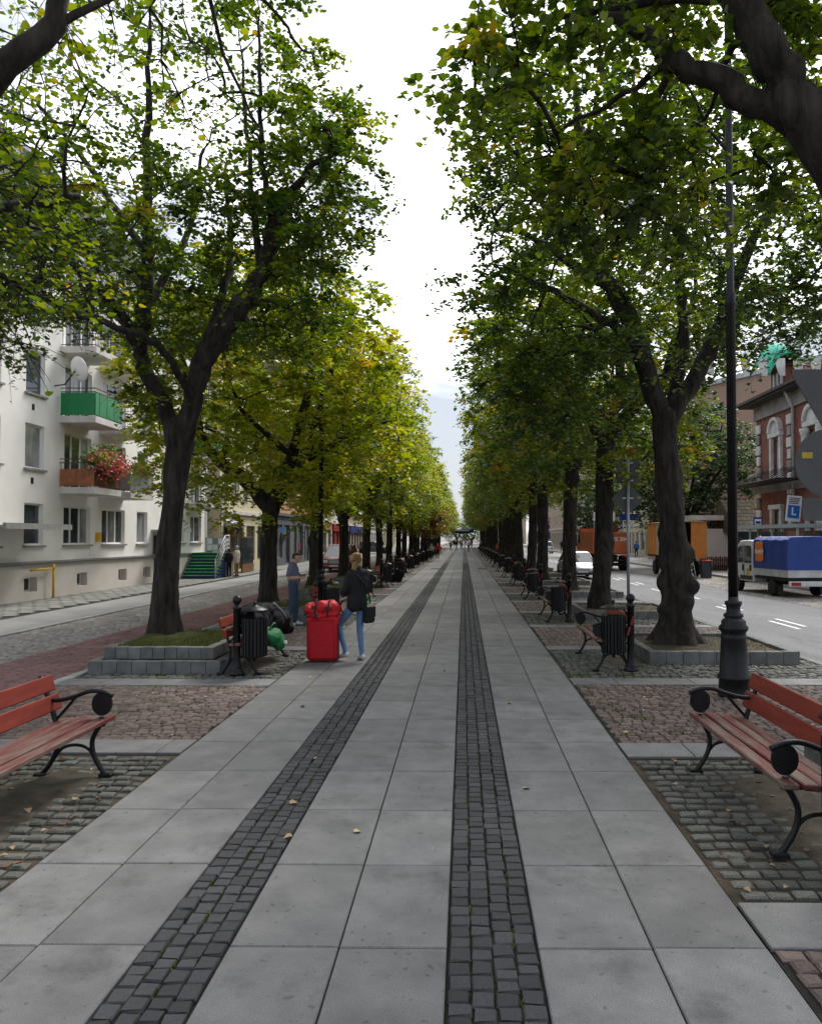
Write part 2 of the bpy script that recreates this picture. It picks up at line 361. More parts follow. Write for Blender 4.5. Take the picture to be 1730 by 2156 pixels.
for side in ('R', 'L'):
    P_ = PR if side == 'R' else PL
    xa, xb = (1.495, 5.59) if side == 'R' else (-5.59, -2.635)
    b0 = 3.77 if side == 'R' else 3.85
    ex = [(p[1] - .02, p[2] + .02, p[3] - .02, p[4] + .02) for p in PLANTERS if p[0] == side]
    m1, m2, m3 = MB(), MB(), MB()
    for k in range(-1, 30):
        s0 = b0 + P_ * k
        m1.box(xa, xb, s0 + .47, s0 + 3.24, -.03, -.026); m2.box(xa, xb, s0 + 3.71, s0 + P_, -.03, -.024)
        m3.box(xa, xb, s0, s0 + .47, -.03, -.022); m3.box(xa, xb, s0 + 3.24, s0 + 3.71, -.03, -.022)
    bb = struct(m1.build('bench_bay_paving', M['soil'], fix=False))
    rb = struct(m2.build('red_sett_paving', M['joint'], fix=False))
    ba = struct(m3.build('cross_band_paving', M['joint'], fix=False))
    G_, Rr = [], []
    for k in range(-1, 30):
        s0 = b0 + P_ * k; e0 = s0 + .47; r0 = s0 + 3.24; r1 = r0 + .47; n0 = s0 + P_
        # slabs of the two bands
        for (ya, yb) in ((s0, e0), (r0, r1)):
            x = xa; kk = 0
            while x < xb - .05:
                x2 = min(x + (.62 if kk == 0 else 1.05), xb); kk += 1
                if yb > 2.6 and yb < 190 and not any(e[0] < (x+x2)/2 < e[1] and e[2] < (ya+yb)/2 < e[3] for e in ex):
                    if yb < 60: link('slab', MB().cbox(x + .004, x2 - .004, ya + .004, yb - .004, -.04, .001, .005).mesh('slab', M['slab']), ba)
                    else: o = MB().box(x + .004, x2 - .004, ya + .004, yb - .004, -.04, .001).build('slab', M['slab'], ba, fix=False)
                x = x2
        if e0 < 34:
            G_ += rows(xa + .02, xb, e0 + .03, r0 - .02, .128, .140, .016, .058, ex, jit=.012)
        if r1 < 40:
            Rr += rows(xa + .01, xb, r1 + .01, n0 - .01, .118, .104, .012, .012, ex, arc=.03)
        if e0 >= 34: o = MB().box(xa, xb, e0, r0, -.03, -.006).build('far_setts', M['grey_cobble'], bb, fix=False); o['kind'] = 'stuff'
        if r1 >= 40: o = MB().box(xa, xb, r1, n0, -.03, -.003).build('far_setts', M['red_cobble'], rb, fix=False); o['kind'] = 'stuff'
    pave(bb, 'sett', G_, M['grey_cobble'], -.004, .05, dzz=.008)
    pave(rb, 'sett', Rr, M['red_cobble'], .001, .05)
# kerbs of the median
for nm, x0, x1, m_, z in (('left_kerb', -5.75, -5.6, M['kerb_pale'], .002), ('right_kerb', 5.6, 5.75, M['kerb'], .004)):
    kb = link(nm, None); struct(kb); y = 3.
    while y < 150:
        if F_PROJ(x0, y + 1) or F_PROJ(x1, y + 1):
            if y < 70: link('kerb_stone', MB().cbox(x0, x1, y + .004, y + .996, -.15, z, .012).mesh('kerb_stone', m_), kb)
            else: MB().box(x0, x1, y + .004, y + .996, -.15, z).build('kerb_stone', m_, kb, fix=False)
        y += 1.0
# red path, sett street, tram-like kerb line, hexagon pavement
bp_ = sheet('red_brick_path', -7.4, -5.75, -10, 420, -.03, .1, M['red_brick'])
pave(bp_, 'brick', rows(-7.39, -5.76, 8.5, 42, .2, .1, .005, .005, jit=0), M['red_brick'], -.006, .04, kind='f')
stt = sheet('sett_street', -9.5, -7.4, -10, 420, -.06, .1, M['street_cobble'])
pave(stt, 'sett', rows(-9.49, -7.41, 11, 50, .17, .14, .016, .016, jit=.008), M['street_cobble'], -.035, .05)
o = link('street_edge_kerb', None); struct(o)
for y in range(12, 120):
    if y < 60: link('kerb_stone', MB().cbox(-9.65, -9.5, y + .004, y + .996, -.15, -.012, .012).mesh('kerb_stone', M['kerb_pale']), o)
    else: MB().box(-9.65, -9.5, y + .004, y + .996, -.15, -.012).build('kerb_stone', M['kerb_pale'], o, fix=False)
hexp = struct(link('hexagon_pavement', None))
hx = MB(); a_ = .25
hx.prism([(a_*.92*math.cos(R(60*k+30)), a_*.92*math.sin(R(60*k+30))) for k in range(6)], -.05, 0, 'xy'); hm = hx.mesh('paver', M['paver'])
bmx = bmesh.new(); bmx.from_mesh(hm); bmesh.ops.recalc_face_normals(bmx, faces=bmx.faces); bmx.to_mesh(hm); bmx.free()
k = 0; y = 16.; cnt = 0; hr = MB(); hpoly = [(a_*.92*math.cos(R(60*q+30)), a_*.92*math.sin(R(60*q+30))) for q in range(6)]
while y < 48:
    x = -14.0 + (a_ * .866 if k % 2 else 0)
    while x < -11.7:
        if F_PROJ(x, y):
            if cnt < 300: link('paver', hm, hexp, (x, y, -.022 + rng.uniform(-.003, .003)))
            else: hr.prism([(x + a, y + b) for a, b in hpoly], -.07, -.022 + rng.uniform(-.003, .003), 'xy')
            cnt += 1
        x += a_ * 1.732
    y += a_ * 1.5; k += 1
hr.build('more_pavers', M['paver'], hexp)['kind'] = 'stuff'
o = MB().box(-14.3, -11.45, 48, 400, -.06, -.02).build('far_pavers', M['paver'], hexp, fix=False); o['kind'] = 'stuff'
# right side: sett parking lane and its kerb
pk = sheet('sett_parking_lane', 10.5, 13.45, -20, 420, -.11, .1, M['street_cobble'])
pave(pk, 'sett', rows(10.52, 13.44, 19, 44, .16, .13, .014, .014), M['street_cobble'], -.085, .05)
kr = struct(link('parking_kerb', None))
for y in range(18, 130):
    if y < 70: link('kerb_stone', MB().cbox(13.45, 13.6, y + .004, y + .996, -.2, .035, .012).mesh('kerb_stone', M['kerb_pale']), kr)
    else: MB().box(13.45, 13.6, y + .004, y + .996, -.2, .035).build('kerb_stone', M['kerb_pale'], kr, fix=False)
# painted dashes
mk = struct(link('road_markings', None))
for y in np.arange(9.5, 120, 4.0):
    for x, dy in ((7.62, 0), (7.98, .5)): MB().box(x, x + .085, y + dy, y + dy + 1.7, -.0898, -.0855).build('dash', M['paint'], mk, fix=False)
# ---------------------------------------------------------------- trees
LEAF6 = np.array([(0, 0, 0), (-.40, .12, .07), (-.46, .50, .10), (0, 1.05, -.06), (.46, .50, .10), (.40, .12, .07)])
LF6 = np.array([(0, 3, 2, 1), (0, 5, 4, 3)])
LEAF4 = np.array([(0, 0, 0), (-.47, .42, .10), (0, 1.05, -.05), (.47, .42, .10)])
LF4 = np.array([(0, 2, 1), (0, 3, 2)])
def leaf_arrays(pos, size, rs, six=True, tilt=.55, droop=.45, dirs=None):
    n = len(pos); base, lf = (LEAF6, LF6) if six else (LEAF4, LF4)
    nor = np.stack([rs.normal(0, tilt, n), rs.normal(0, tilt, n), np.abs(rs.normal(1, .3, n))], 1); nor /= np.linalg.norm(nor, axis=1)[:, None]
    a = rs.uniform(0, 2*np.pi, n); d = np.stack([np.cos(a), np.sin(a), -np.abs(rs.normal(droop, .35, n))], 1)
    if dirs is not None: d = dirs + .35 * d
    d -= nor * (d * nor).sum(1)[:, None]; d /= np.linalg.norm(d, axis=1)[:, None]
    x = np.cross(d, nor); s = size * rs.uniform(.65, 1.25, n)
    V = pos[:, None, :] + s[:, None, None] * (base[None, :, 0:1] * x[:, None, :] + base[None, :, 1:2] * d[:, None, :] + base[None, :, 2:3] * nor[:, None, :])
    F = lf[None] + (np.arange(n) * len(base))[:, None, None]
    return V.reshape(-1, 3), F.reshape(-1, lf.shape[1])
def smooth_path(pts, k=5):
    pts = [np.array(p, float) for p in pts]; o = []
    for i in range(len(pts) - 1):
        p0 = pts[max(i-1, 0)]; p1 = pts[i]; p2 = pts[i+1]; p3 = pts[min(i+2, len(pts)-1)]
        for j in range(k):
            t = j / k; o.append(.5*((2*p1) + (-p0+p2)*t + (2*p0-5*p1+4*p2-p3)*t*t + (-p0+3*p1-3*p2+p3)*t**3))
    o.append(pts[-1]); return np.array(o)
def bark_tube(mb, path, rad, n, rs, rough=.06, burls=0, flare=0, bamp=1., xb=()):
    """trunk or limb: uneven, fluted, with burls and root flare"""
    path = np.asarray(path); m = len(path); P = []; ph = rs.uniform(0, 6.28, 6)
    bl = [(rs.integers(2, max(3, m - 2)), rs.uniform(0, 6.28), rs.uniform(.22, .5)*bamp, rs.uniform(.9, 2.2)) for _ in range(burls)]
    prev = None
    zs = np.concatenate([[0], np.cumsum(np.linalg.norm(np.diff(path, axis=0), axis=1))])
    bl = [(zs[b[0]], *b[1:]) for b in bl] + list(xb)
    for i in range(m):
        t = path[min(i+1, m-1)] - path[max(i-1, 0)]; t = t / (np.linalg.norm(t) + 1e-9)
        a = np.array([1., 0, 0]) if prev is None and abs(t[0]) < .8 else (np.array([0, 1., 0]) if prev is None else prev)
        u = a - t * a.dot(t); u /= np.linalg.norm(u); prev = u; v = np.cross(t, u)
        for k in range(n):
            an = 2*np.pi*k/n; r = rad[i]
            q = 1 + rough * (np.sin(3*an + ph[0] + zs[i]*1.1) + .7*np.sin(5*an + ph[1] - zs[i]*1.9) + .6*np.sin(zs[i]*5 + ph[2] + 2*an) + (.42*np.sin(n//3*an + 2.2*np.sin(zs[i]*2.1 + ph[4])) if n > 22 else 0) + rs.normal(0, .35))
            if flare and zs[i] < .8: q += flare * (1 - zs[i]/.8)**2.2 * (1 + .55*np.sin(5*an + ph[3]))
            for (bi, ba_, bs, bw) in bl:
                da = (an - ba_ + np.pi) % (2*np.pi) - np.pi; dz = zs[i] - bi
                rho = (da/.62)**2 + (dz/(.155*bw))**2; q += bs * (max(0., 1 - rho)**.55 * .8 + .2*np.exp(-rho))
            P.append(path[i] + (u*np.cos(an) + v*np.sin(an)) * r * q)
    F = []
    for i in range(m-1):
        for k in range(n):
            q = (k+1) % n; F.append((i*n+k, i*n+q, (i+1)*n+q, (i+1)*n+k))
    F.append(tuple((m-1)*n + k for k in range(n)))
    mb.add(P, F, 0, True)
def make_tree(name, trunk, limbs, clusters, rs, lm, leaf=.09, per=50, spread=(.36, .36, .17), six=False, tint=(.35, .2), thin=None, burls=5, flare=.8, twig_n=4, maxr=.07, n_trunk=18, bamp=1., xb=()):
    """trunk: [(x,y,z,r)...]; limbs: list of such lists; clusters: (n,3) tips of twigs in the crown. Returns (trunk mesh, branch mesh, crown mesh)"""
    mb = MB()
    e_ = trunk[-1]; trunk = list(trunk) + [(e_[0], e_[1], e_[2] + e_[3]*.7, e_[3]*.72), (e_[0], e_[1], e_[2] + e_[3]*1.1, e_[3]*.2)]
    kq = 12 if xb else 6; tp = smooth_path([p[:3] for p in trunk], kq); tr = smooth_path([(p[3], 0, 0) for p in trunk], kq)[:, 0]
    bark_tube(mb, tp, tr, n_trunk, rs, .055, burls, flare, bamp, xb)
    nodes = []; nrad = []
    for li in limbs:
        p = smooth_path([q[:3] for q in li], 5); p[1:-1] += rs.normal(0, .02, (len(p)-2, 3)); r = smooth_path([(q[3], 0, 0) for q in li], 5)[:, 0]
        bark_tube(mb, p, r, 10, rs, .06, 1 if r[0] > .12 else 0, 0); nodes += list(p[2:]); nrad += list(r[2:])
    me_t = mb.mesh('trunk', M['bark'])
    fixed = len(nodes); N_ = np.array(nodes); par = [-1] * fixed; paths = []
    if len(clusters):
        dmin = np.array([np.min(np.linalg.norm(N_ - c, axis=1)) for c in clusters]); order = np.argsort(dmin)
        buf = np.zeros((fixed + len(clusters) * 4, 3)); buf[:fixed] = N_; cnt = fixed
        for ci in order:
            c = clusters[ci]; dv = buf[:cnt] - c; d = np.linalg.norm(dv, axis=1) + .25 * np.maximum(dv[:, 2], 0)
            j = int(np.argmin(d)); a = buf[j].copy(); ln = np.linalg.norm(c - a)
            k = 2 if ln < .45 else (3 if ln < 1.0 else 4); idx = [j]
            off = rs.normal(0, .06 * ln, 3); off[2] += .08 * ln
            for q in range(1, k + 1):
                t = q / k; p = a + (c - a) * t + off * math.sin(math.pi * t); buf[cnt] = p; par.append(idx[-1]); idx.append(cnt); cnt += 1
            paths.append(idx)
        desc = np.zeros(cnt)
        for idx in paths: desc[idx[-1]] += 1
        for i in range(cnt - 1, fixed - 1, -1): desc[par[i]] += desc[i] if par[i] >= 0 else 0
        rad = np.minimum(.0065 * np.maximum(desc, 1) ** .52, maxr)
        mbb = MB()
        for idx in paths:
            rr = [min(rad[idx[1]] * 1.1, maxr)] + [rad[i] for i in idx[1:]]; rr[-1] *= .6
            mbb.tube([buf[i] for i in idx], rr, twig_n, 0, True, False)
        me_b = mbb.mesh('branches', M['bark']) if not six else None
        keep = np.ones(len(clusters)) if thin is None else thin(clusters)
        cnts = rs.poisson(per * keep); rep = np.repeat(np.arange(len(clusters)), cnts)
        # twiglets fan out from each twig end; the leaves sit along them
        K = 7; nc = len(clusters); pv = np.array([buf[idx[-1]] - buf[idx[-2]] for idx in paths]); cd = np.zeros((nc, 3)); cd[order] = pv / (np.linalg.norm(pv, axis=1)[:, None] + 1e-9)
        td = cd[:, None, :] * .55 + rs.normal(0, .75, (nc, K, 3)) * np.array([1, 1, .5]); td /= np.linalg.norm(td, axis=2)[:, :, None]
        tl = rs.uniform(.8, 2.0, (nc, K)) * spread[0] * 1.15
        tw = rs.integers(0, K, len(rep)); tt = rs.uniform(.12, 1.0, len(rep)); dd = td[rep, tw]; ll = tl[rep, tw]
        pos = clusters[rep] + dd * (ll * tt)[:, None]; pos[:, 2] -= .38 * ll * tt * tt
        pos += rs.normal(0, 1, (len(rep), 3)) * np.array(spread) * .16
        sd_ = np.cross(dd, np.array([0, 0, 1.])) * rs.choice([-1, 1], len(rep))[:, None]
        ldir = dd * .55 + sd_ * .9
        if six:
            for i in range(nc):
                for k in range(K):
                    a = clusters[i]; e = td[i, k]*tl[i, k]; mbb.tube([a, a + e*.5 - np.array([0, 0, .095*tl[i, k]]), a + e - np.array([0, 0, .38*tl[i, k]])], [.005, .0038, .002], 3, 0, True, False)
            me_b = mbb.mesh('branches', M['bark'])
        ct = rs.normal(tint[0], tint[1], len(clusters))
        lt = np.clip(ct[rep] + rs.normal(0, .10, len(rep)) + (rs.random(len(rep)) < .012) * .5, 0, 1)
        V, F = leaf_arrays(pos, leaf, rs, six, .42, .4, ldir)
        me_c = np_mesh('crown', V, F, lm, np.repeat(lt, 6 if six else 4))
    return me_t, me_b, me_c
def add_tree(name, meshes, label, loc, rz=0, scale=(1, 1, 1), group=None, cat='tree'):
    t = thing(name, label, cat, loc, rz, group); t.scale = scale
    link('trunk', meshes[0], t); link('branches', meshes[1], t)['kind'] = 'stuff'
    link('crown', meshes[2], t)['kind'] = 'stuff'
    return t
def crown_pts(n, c, r, rs, e=2.6, shell=.5, gap=.34):
    o = []; pts = np.zeros((0, 3)); tries = 0
    while len(o) < n and tries < 60:
        tries += 1
        q = rs.uniform(-1, 1, (n * 3, 3)); s = (np.abs(q) ** e).sum(1) ** (1/e)
        q = q[(s < 1) & (rs.random(len(q)) < np.clip((s - .15) / shell, .12, 1))]
        for p in q * np.array(r) + np.array(c):
            if len(o) >= n: break
            if len(o) and np.min(np.linalg.norm(np.array(o) - p, axis=1)) < gap: continue
            o.append(p)
        gap *= .93
    return np.array(o)
GREEN = [(0, (.022, .050, .006)), (.35, (.062, .112, .011)), (.6, (.14, .195, .018)), (.82, (.22, .21, .02)), (1, (.40, .26, .035))]
LM = leafmat('lime_leaf', GREEN, .52)
LM_Y = leafmat('yellowing_lime_leaf', [(0, (.085, .14, .014)), (.35, (.19, .255, .022)), (.6, (.31, .33, .034)), (.85, (.30, .27, .035)), (1, (.42, .30, .04))], .5)
LM_O = leafmat('dark_oak_leaf', [(0, (.018, .048, .012)), (.5, (.04, .085, .02)), (1, (.10, .15, .035))], .35)
LM_R = leafmat('russet_leaf', [(0, (.10, .065, .012)), (.5, (.22, .12, .02)), (1, (.34, .17, .03))], .4)
def D(x, y, Y):                                          # a point of the photographed outline brought to its depth, in metres
    return ((x - 976) * Y / 1600, Y, 2 + (1132 - y) * Y / 1600)
rs = np.random.default_rng(11)
def rel(pts, base): return [(p[0] - base[0], p[1] - base[1], p[2] - base[2], p[3]) for p in pts]
def mk(pts, Y, dy=0):                                    # [(px, py, r, depth offset)]
    o = []
    for q in pts:
        x, y, r = q[:3]; d = q[3] if len(q) > 3 else 0
        a = D(x, y, Y + d); o.append((*a, r))
    return o
# --- the left tree whose trunk stands in the grassy planter
Y = 12.8; B = (-5.04, Y, .30)
trunk = mk([(345, 1345, .25), (347, 1270, .215), (352, 1160, .19), (362, 1060, .175), (368, 970, .20), (373, 900, .205)], Y)
limbs = [mk([(366, 940, .14), (338, 850, .14), (305, 790, .125), (290, 730, .115, .1), (297, 640, .12, .1), (303, 520, .10, .1), (300, 380, .075, .1), (300, 200, .055, 0), (302, 20, .03, -.2)], Y),
         mk([(380, 930, .16), (402, 840, .17, -.1), (430, 745, .175, -.2), (495, 655, .165, -.3), (545, 565, .14, -.3), (572, 470, .12, -.4), (600, 400, .08, -.5), (660, 330, .05, -.8), (720, 300, .03, -1)], Y),
         mk([(290, 735, .10), (235, 640, .095, -.4), (165, 570, .085, -.7), (70, 460, .065, -1), (-60, 400, .04, -1.2)], Y),
         mk([(303, 520, .07, .1), (240, 440, .065, .5), (170, 330, .05, .9), (60, 200, .035, 1.2)], Y),
         mk([(545, 565, .07, -.3), (525, 420, .05, -.2), (512, 260, .035, 0), (500, 90, .02, .2)], Y),
         mk([(572, 470, .06, -.4), (545, 330, .045, -.8), (540, 160, .03, -1), (535, 30, .02, -1)], Y),
         mk([(430, 745, .09, -.2), (455, 640, .08, .6), (480, 520, .06, 1.3), (470, 380, .04, 1.8)], Y),
         mk([(297, 640, .08, .1), (350, 560, .07, .8), (400, 450, .05, 1.5), (420, 300, .03, 1.8)], Y),
         mk([(402, 840, .07, -.1), (340, 740, .06, -1.0), (240, 680, .05, -1.8), (120, 650, .035, -2.2)], Y)]
trunk, limbs = rel(trunk, B), [rel(l, B) for l in limbs]
cl = np.concatenate([crown_pts(310, (-.5, .1, 6.45), (3.9, 3.2, 1.35), rs, 2.2), crown_pts(200, (-.2, .2, 8.7), (3.7, 3.2, 2.7), rs, 2.0),
                     crown_pts(12, (-3.3, -.3, 4.95), (1.0, 1.4, .35), rs, 2.0), crown_pts(13, (-.45, -.2, 4.25), (.42, .5, .42), rs, 2.), crown_pts(26, (1.9, -.4, 5.4), (1.2, 1.3, .6), rs, 2.), crown_pts(58, (2.55, -.5, 7.5), (1.15, 1.4, 1.35), rs, 2.)])
cl = cl[~((cl[:, 0] > .1) & (cl[:, 2] < 4.9) & (cl[:, 0] < 1.2)) & ~((cl[:, 1] < -.35) & (cl[:, 2] < 6.9) & (cl[:, 0] > -.1) & (cl[:, 0] < 2.1) & (np.abs(cl[:, 2] - 4.0 - 1.35*cl[:, 0]) < 1.1))]
cw_ = cl + np.array(B); pu = 976 + cw_[:, 0]*1600/cw_[:, 1]; pv_ = 1132 - (cw_[:, 2] - 2)*1600/cw_[:, 1]; cl = cl[~((pu > 60) & (pu < 260) & (pv_ > 665))]      # open below the crown, towards the balconies
t1l = make_tree('t', trunk, limbs, cl, rs, LM, .076, 98, (.30, .30, .13), True, (.25, .15), thin=lambda c: np.where((c[:, 2] > 7.6) & (c[:, 0] < 1.5), .38, 1.0), burls=3, flare=.28, n_trunk=44)
add_tree('lime_tree', t1l, 'forked dark lime tree in the grassy two-step stone planter nearest on the left', B, group='lime trees in two rows along the promenade')
# --- the right tree with the knobbly trunk
Y = 13.4; B = (3.68, Y, .12)
trunk = mk([(1418, 1362, .29), (1420, 1300, .26), (1422, 1200, .235), (1412, 1080, .215), (1402, 960, .205), (1398, 880, .20)], Y)
limbs = [mk([(1398, 905, .17), (1372, 810, .17), (1338, 705, .165, -.2), (1290, 605, .15, -.3), (1248, 535, .14, -.3), (1238, 430, .11, -.3), (1225, 300, .08, -.2), (1215, 160, .05)], Y),
         mk([(1400, 905, .15), (1440, 830, .155, .1), (1490, 745, .145, .3), (1535, 640, .13, .5), (1580, 520, .10, .8), (1640, 400, .07, 1.2)], Y),
         mk([(1400, 890, .13), (1425, 810, .12, .4), (1440, 700, .10, .8), (1430, 560, .08, 1.2), (1420, 400, .06, 1.6)], Y),
         mk([(1290, 605, .09, -.3), (1220, 560, .075, -.8), (1130, 500, .05, -1.2), (1050, 470, .03, -1.6)], Y),
         mk([(1338, 705, .09, -.2), (1250, 660, .08, .6), (1150, 600, .06, 1.2), (1060, 560, .04, 1.6)], Y),
         mk([(1535, 640, .07, .5), (1600, 620, .06, 0), (1690, 600, .04, -.6)], Y),
         mk([(1238, 430, .06, -.3), (1150, 360, .05, -.4), (1050, 280, .03, -.5)], Y)]
trunk, limbs = rel(trunk, B), [rel(l, B) for l in limbs]
cl = np.concatenate([crown_pts(430, (-.35, .1, 7.3), (3.45, 3.2, 3.4), rs, 2.6), crown_pts(44, (2.2, -.6, 5.7), (1.7, 1.8, .7), rs, 2.), crown_pts(36, (-1.9, .4, 4.7), (1.5, 2.0, .9), rs, 2.)])
cl = cl[~((np.abs(cl[:, 0] + .2) < 1.1) & (cl[:, 2] < 4.8)) & ~((cl[:, 0] > -.2) & (cl[:, 2] < 5.15 + .12*cl[:, 0]))]
t1r = make_tree('t', trunk, limbs, cl, rs, LM, .078, 108, (.32, .32, .14), True, (.28, .16), burls=8, flare=.8, n_trunk=46, bamp=.9, xb=[(1.62, .15, .58, 1.25), (1.08, -.25, .62, 1.0), (.60, .5, .25, .7), (1.48, 3.3, .26, .6), (1.14, 2.9, .40, 1.1), (.66, 3.5, .36, .7), (2.05, 2.8, .2, .8), (3.05, 0.2, .26, 1.4), (2.7, 3.2, .16, 1.6), (1.32, 4.5, .33, .9), (.84, 5.3, .28, .7), (2.3, 5.0, .3, 1.3)])
add_tree('lime_tree', t1r, 'lime tree with a knobbly burred trunk beside the nearest lamp post on the right', B, group='lime trees in two rows along the promenade')
# --- the near right tree, leaning in from the edge
B = (3.75, 5.6, .1)
trunk = rel([(3.75, 5.6, .05, .3), (3.72, 5.6, 1.2, .25), (3.55, 5.6, 2.6, .24), (3.2, 5.62, 3.9, .23), (2.86, 5.65, 4.7, .195), (2.55, 5.7, 5.25, .175)], B)
limbs = [rel(l, B) for l in ([(2.55, 5.7, 5.2, .165), (2.3, 5.7, 5.7, .15), (2.12, 5.75, 6.2, .13), (1.9, 5.8, 7.0, .11), (1.6, 5.9, 8.0, .07)],
         [(2.62, 5.7, 5.12, .12), (2.25, 5.75, 5.32, .105), (1.92, 5.8, 5.55, .095), (1.66, 5.85, 5.72, .085), (1.45, 5.9, 5.95, .06), (1.1, 6.0, 6.2, .035)],
         [(3.0, 5.65, 4.4, .14), (3.4, 5.7, 5.2, .12), (3.7, 5.8, 6.2, .1), (3.9, 6., 7.4, .06)],
         [(1.66, 5.85, 5.72, .03), (1.3, 6.2, 5.65, .022), (.8, 6.5, 5.5, .014)], [(1.66, 5.85, 5.72, .03), (1.5, 6.3, 5.5, .022), (1.2, 6.9, 5.2, .014)],
         [(2.12, 5.75, 6.2, .05), (1.5, 6.3, 6.5, .035), (.7, 6.7, 6.6, .02), (.1, 7.0, 6.5, .01)], [(2.3, 5.7, 5.7, .05), (2.3, 6.4, 6.2, .035), (2.3, 7.2, 6.0, .02)])]
cl = np.concatenate([crown_pts(150, (-2.1, 1.0, 6.1), (1.95, 1.3, 1.2), rs, 2.0, gap=.25), crown_pts(60, (-2.0, 1.2, 5.0), (1.1, 1.0, .55), rs, 2.0, gap=.25),
                     crown_pts(110, (-.6, .4, 7.4), (2.6, 2.2, 1.2), rs, 2.), crown_pts(30, (.2, 1.0, 5.2), (1.2, 1.0, .6), rs, 2.)])
cw_ = cl + np.array(B); pu = 976 + cw_[:, 0]*1600/cw_[:, 1]; cl = cl[~((pu > 1475) & (pu < 1580))]      # the twigs part round the lamp pole
t0r = make_tree('t', trunk, limbs, cl, rs, LM, .072, 56, (.22, .22, .13), True, (.36, .14), burls=2, flare=.5)
T0R = add_tree('lime_tree', t0r, 'lime tree whose thick leaning limb and large leaves overhang the top right corner', B, group='lime trees in two rows along the promenade')
# --- the near left tree, only limbs and hanging twigs in view
B = (-5.0, 5.3, .3)
trunk = rel([(-5.0, 5.3, .2, .28), (-4.95, 5.3, 1.5, .25), (-4.75, 5.3, 3.0, .23), (-4.3, 5.3, 4.1, .21)], B)
limbs = [rel(l, B) for l in ([(-4.4, 5.3, 4.05, .14), (-3.75, 5.3, 4.85, .11), (-3.3, 5.3, 5.3, .095), (-2.98, 5.32, 5.62, .08), (-2.8, 5.4, 6.2, .05), (-2.3, 5.7, 7.0, .03)],
         [(-4.45, 5.3, 4.0, .13), (-4.0, 5.25, 4.9, .10), (-3.55, 5.2, 5.7, .08), (-3.2, 5.2, 6.4, .05)],
         [(-4.75, 5.3, 3.0, .1), (-4.6, 5.9, 4.0, .08), (-4.2, 6.5, 4.8, .05), (-3.6, 7.0, 5.2, .03)],
         [(-2.98, 5.32, 5.62, .03), (-2.0, 5.9, 6.6, .02), (-1.5, 6.3, 6.3, .012), (-1.25, 6.5, 6.1, .008)],
         [(-3.2, 5.2, 6.4, .04), (-2.3, 5.6, 6.6, .025), (-1.9, 6.0, 5.9, .014), (-1.7, 6.2, 5.3, .008)])]
cl = np.concatenate([crown_pts(46, (1.0, .9, 4.9), (1.0, .9, 1.2), rs, 2.), crown_pts(40, (1.35, .9, 3.95), (.5, .9, .75), rs, 2., gap=.2), crown_pts(60, (1.5, .4, 6.9), (2.4, 1.6, .9), rs, 2.),
                     crown_pts(14, (1.6, 1.1, 5.8), (1.3, .8, .9), rs, 2.)])
cw_ = cl + np.array(B); pu = 976 + cw_[:, 0]*1600/cw_[:, 1]; pv_ = 1132 - (cw_[:, 2] - 2)*1600/cw_[:, 1]; cl = cl[~((pu > 70) & (pv_ > 640))]
t0l = make_tree('t', trunk, limbs, cl, rs, LM, .068, 17, (.2, .2, .17), True, (.42, .14), burls=1, flare=.4)
T0L = add_tree('lime_tree', t0l, 'lime tree reaching in at the top left corner with hanging yellowish leaves', B, group='lime trees in two rows along the promenade')
# --- prototypes for the two rows
def proto(seed, fork, ht, rad, lm, tint, lo, n=360, per=74, leaf=.125, nb=6, tk=1.):
    r = np.random.default_rng(seed); a0 = r.uniform(0, 6.28)
    lean = r.normal(0, .12, 2)
    trunk = [(0, 0, -.1, .30*tk), (.02, 0, .5, .25*tk), (lean[0]*.4, lean[1]*.4, 1.6, .23*tk), (lean[0]*.8, lean[1]*.8, fork*.8, .225*tk), (lean[0], lean[1], fork, .215*tk)]
    limbs = []; k = int(r.integers(3, 5))
    for i in range(k):
        a = a0 + 6.28*i/k + r.normal(0, .25); h = ht*r.uniform(.82, .95); s = rad*r.uniform(.45, .7)
        p = lambda f, z, rr: (lean[0] + math.cos(a)*s*f + r.normal(0, .08), lean[1] + math.sin(a)*s*f + r.normal(0, .08), z, rr)
        limbs.append([(lean[0], lean[1], fork - .25, .2), p(.3, fork + .55, .17), p(.62, fork + 1.4, .14), p(.85, fork + 2.6, .10), p(1.0, h*.82, .06), p(1.05, h, .03)])
        b = a + r.choice([-1, 1])*.8; z = fork + 1.2
        limbs.append([p(.55, z, .09), (lean[0] + math.cos(b)*rad*.55, lean[1] + math.sin(b)*rad*.55, z + .7, .06), (lean[0] + math.cos(b)*rad*.85, lean[1] + math.sin(b)*rad*.85, z + 1.1, .03)])
    cz = (ht + lo) / 2
    cl = crown_pts(n, (0, 0, cz), (rad*.97, rad*.84, (ht - lo)/2), r, 2.3)
    # ragged underside
    cl = cl[~((np.hypot(cl[:, 0], cl[:, 1]) < 1.0) & (cl[:, 2] < fork + .5))]
    return make_tree('t', trunk, limbs, cl, r, lm, leaf, per, (.32, .32, .15), False, tint, burls=nb, flare=.6, n_trunk=14)
PRT = [proto(21, 4.3, 10.3, 3.55, LM, (.44, .17), 3.5), proto(22, 4.9, 10.6, 3.6, LM, (.46, .18), 3.3, nb=12), proto(23, 4.2, 10.2, 3.5, LM, (.50, .18), 3.6)]
PLT = [proto(31, 2.9, 9.6, 3.75, LM_Y, (.40, .17), 2.2, n=460, per=88, nb=4, tk=.88), proto(32, 3.4, 9.2, 3.6, LM_Y, (.34, .18), 3.1, tk=.88), proto(33, 3.1, 9.1, 3.6, LM_Y, (.25, .16), 2.9, tk=.88)]
TREE_R = [20.0 + PR * k for k in range(0, 22)]; TREE_L = [19.2 + PL * k for k in range(0, 22)]
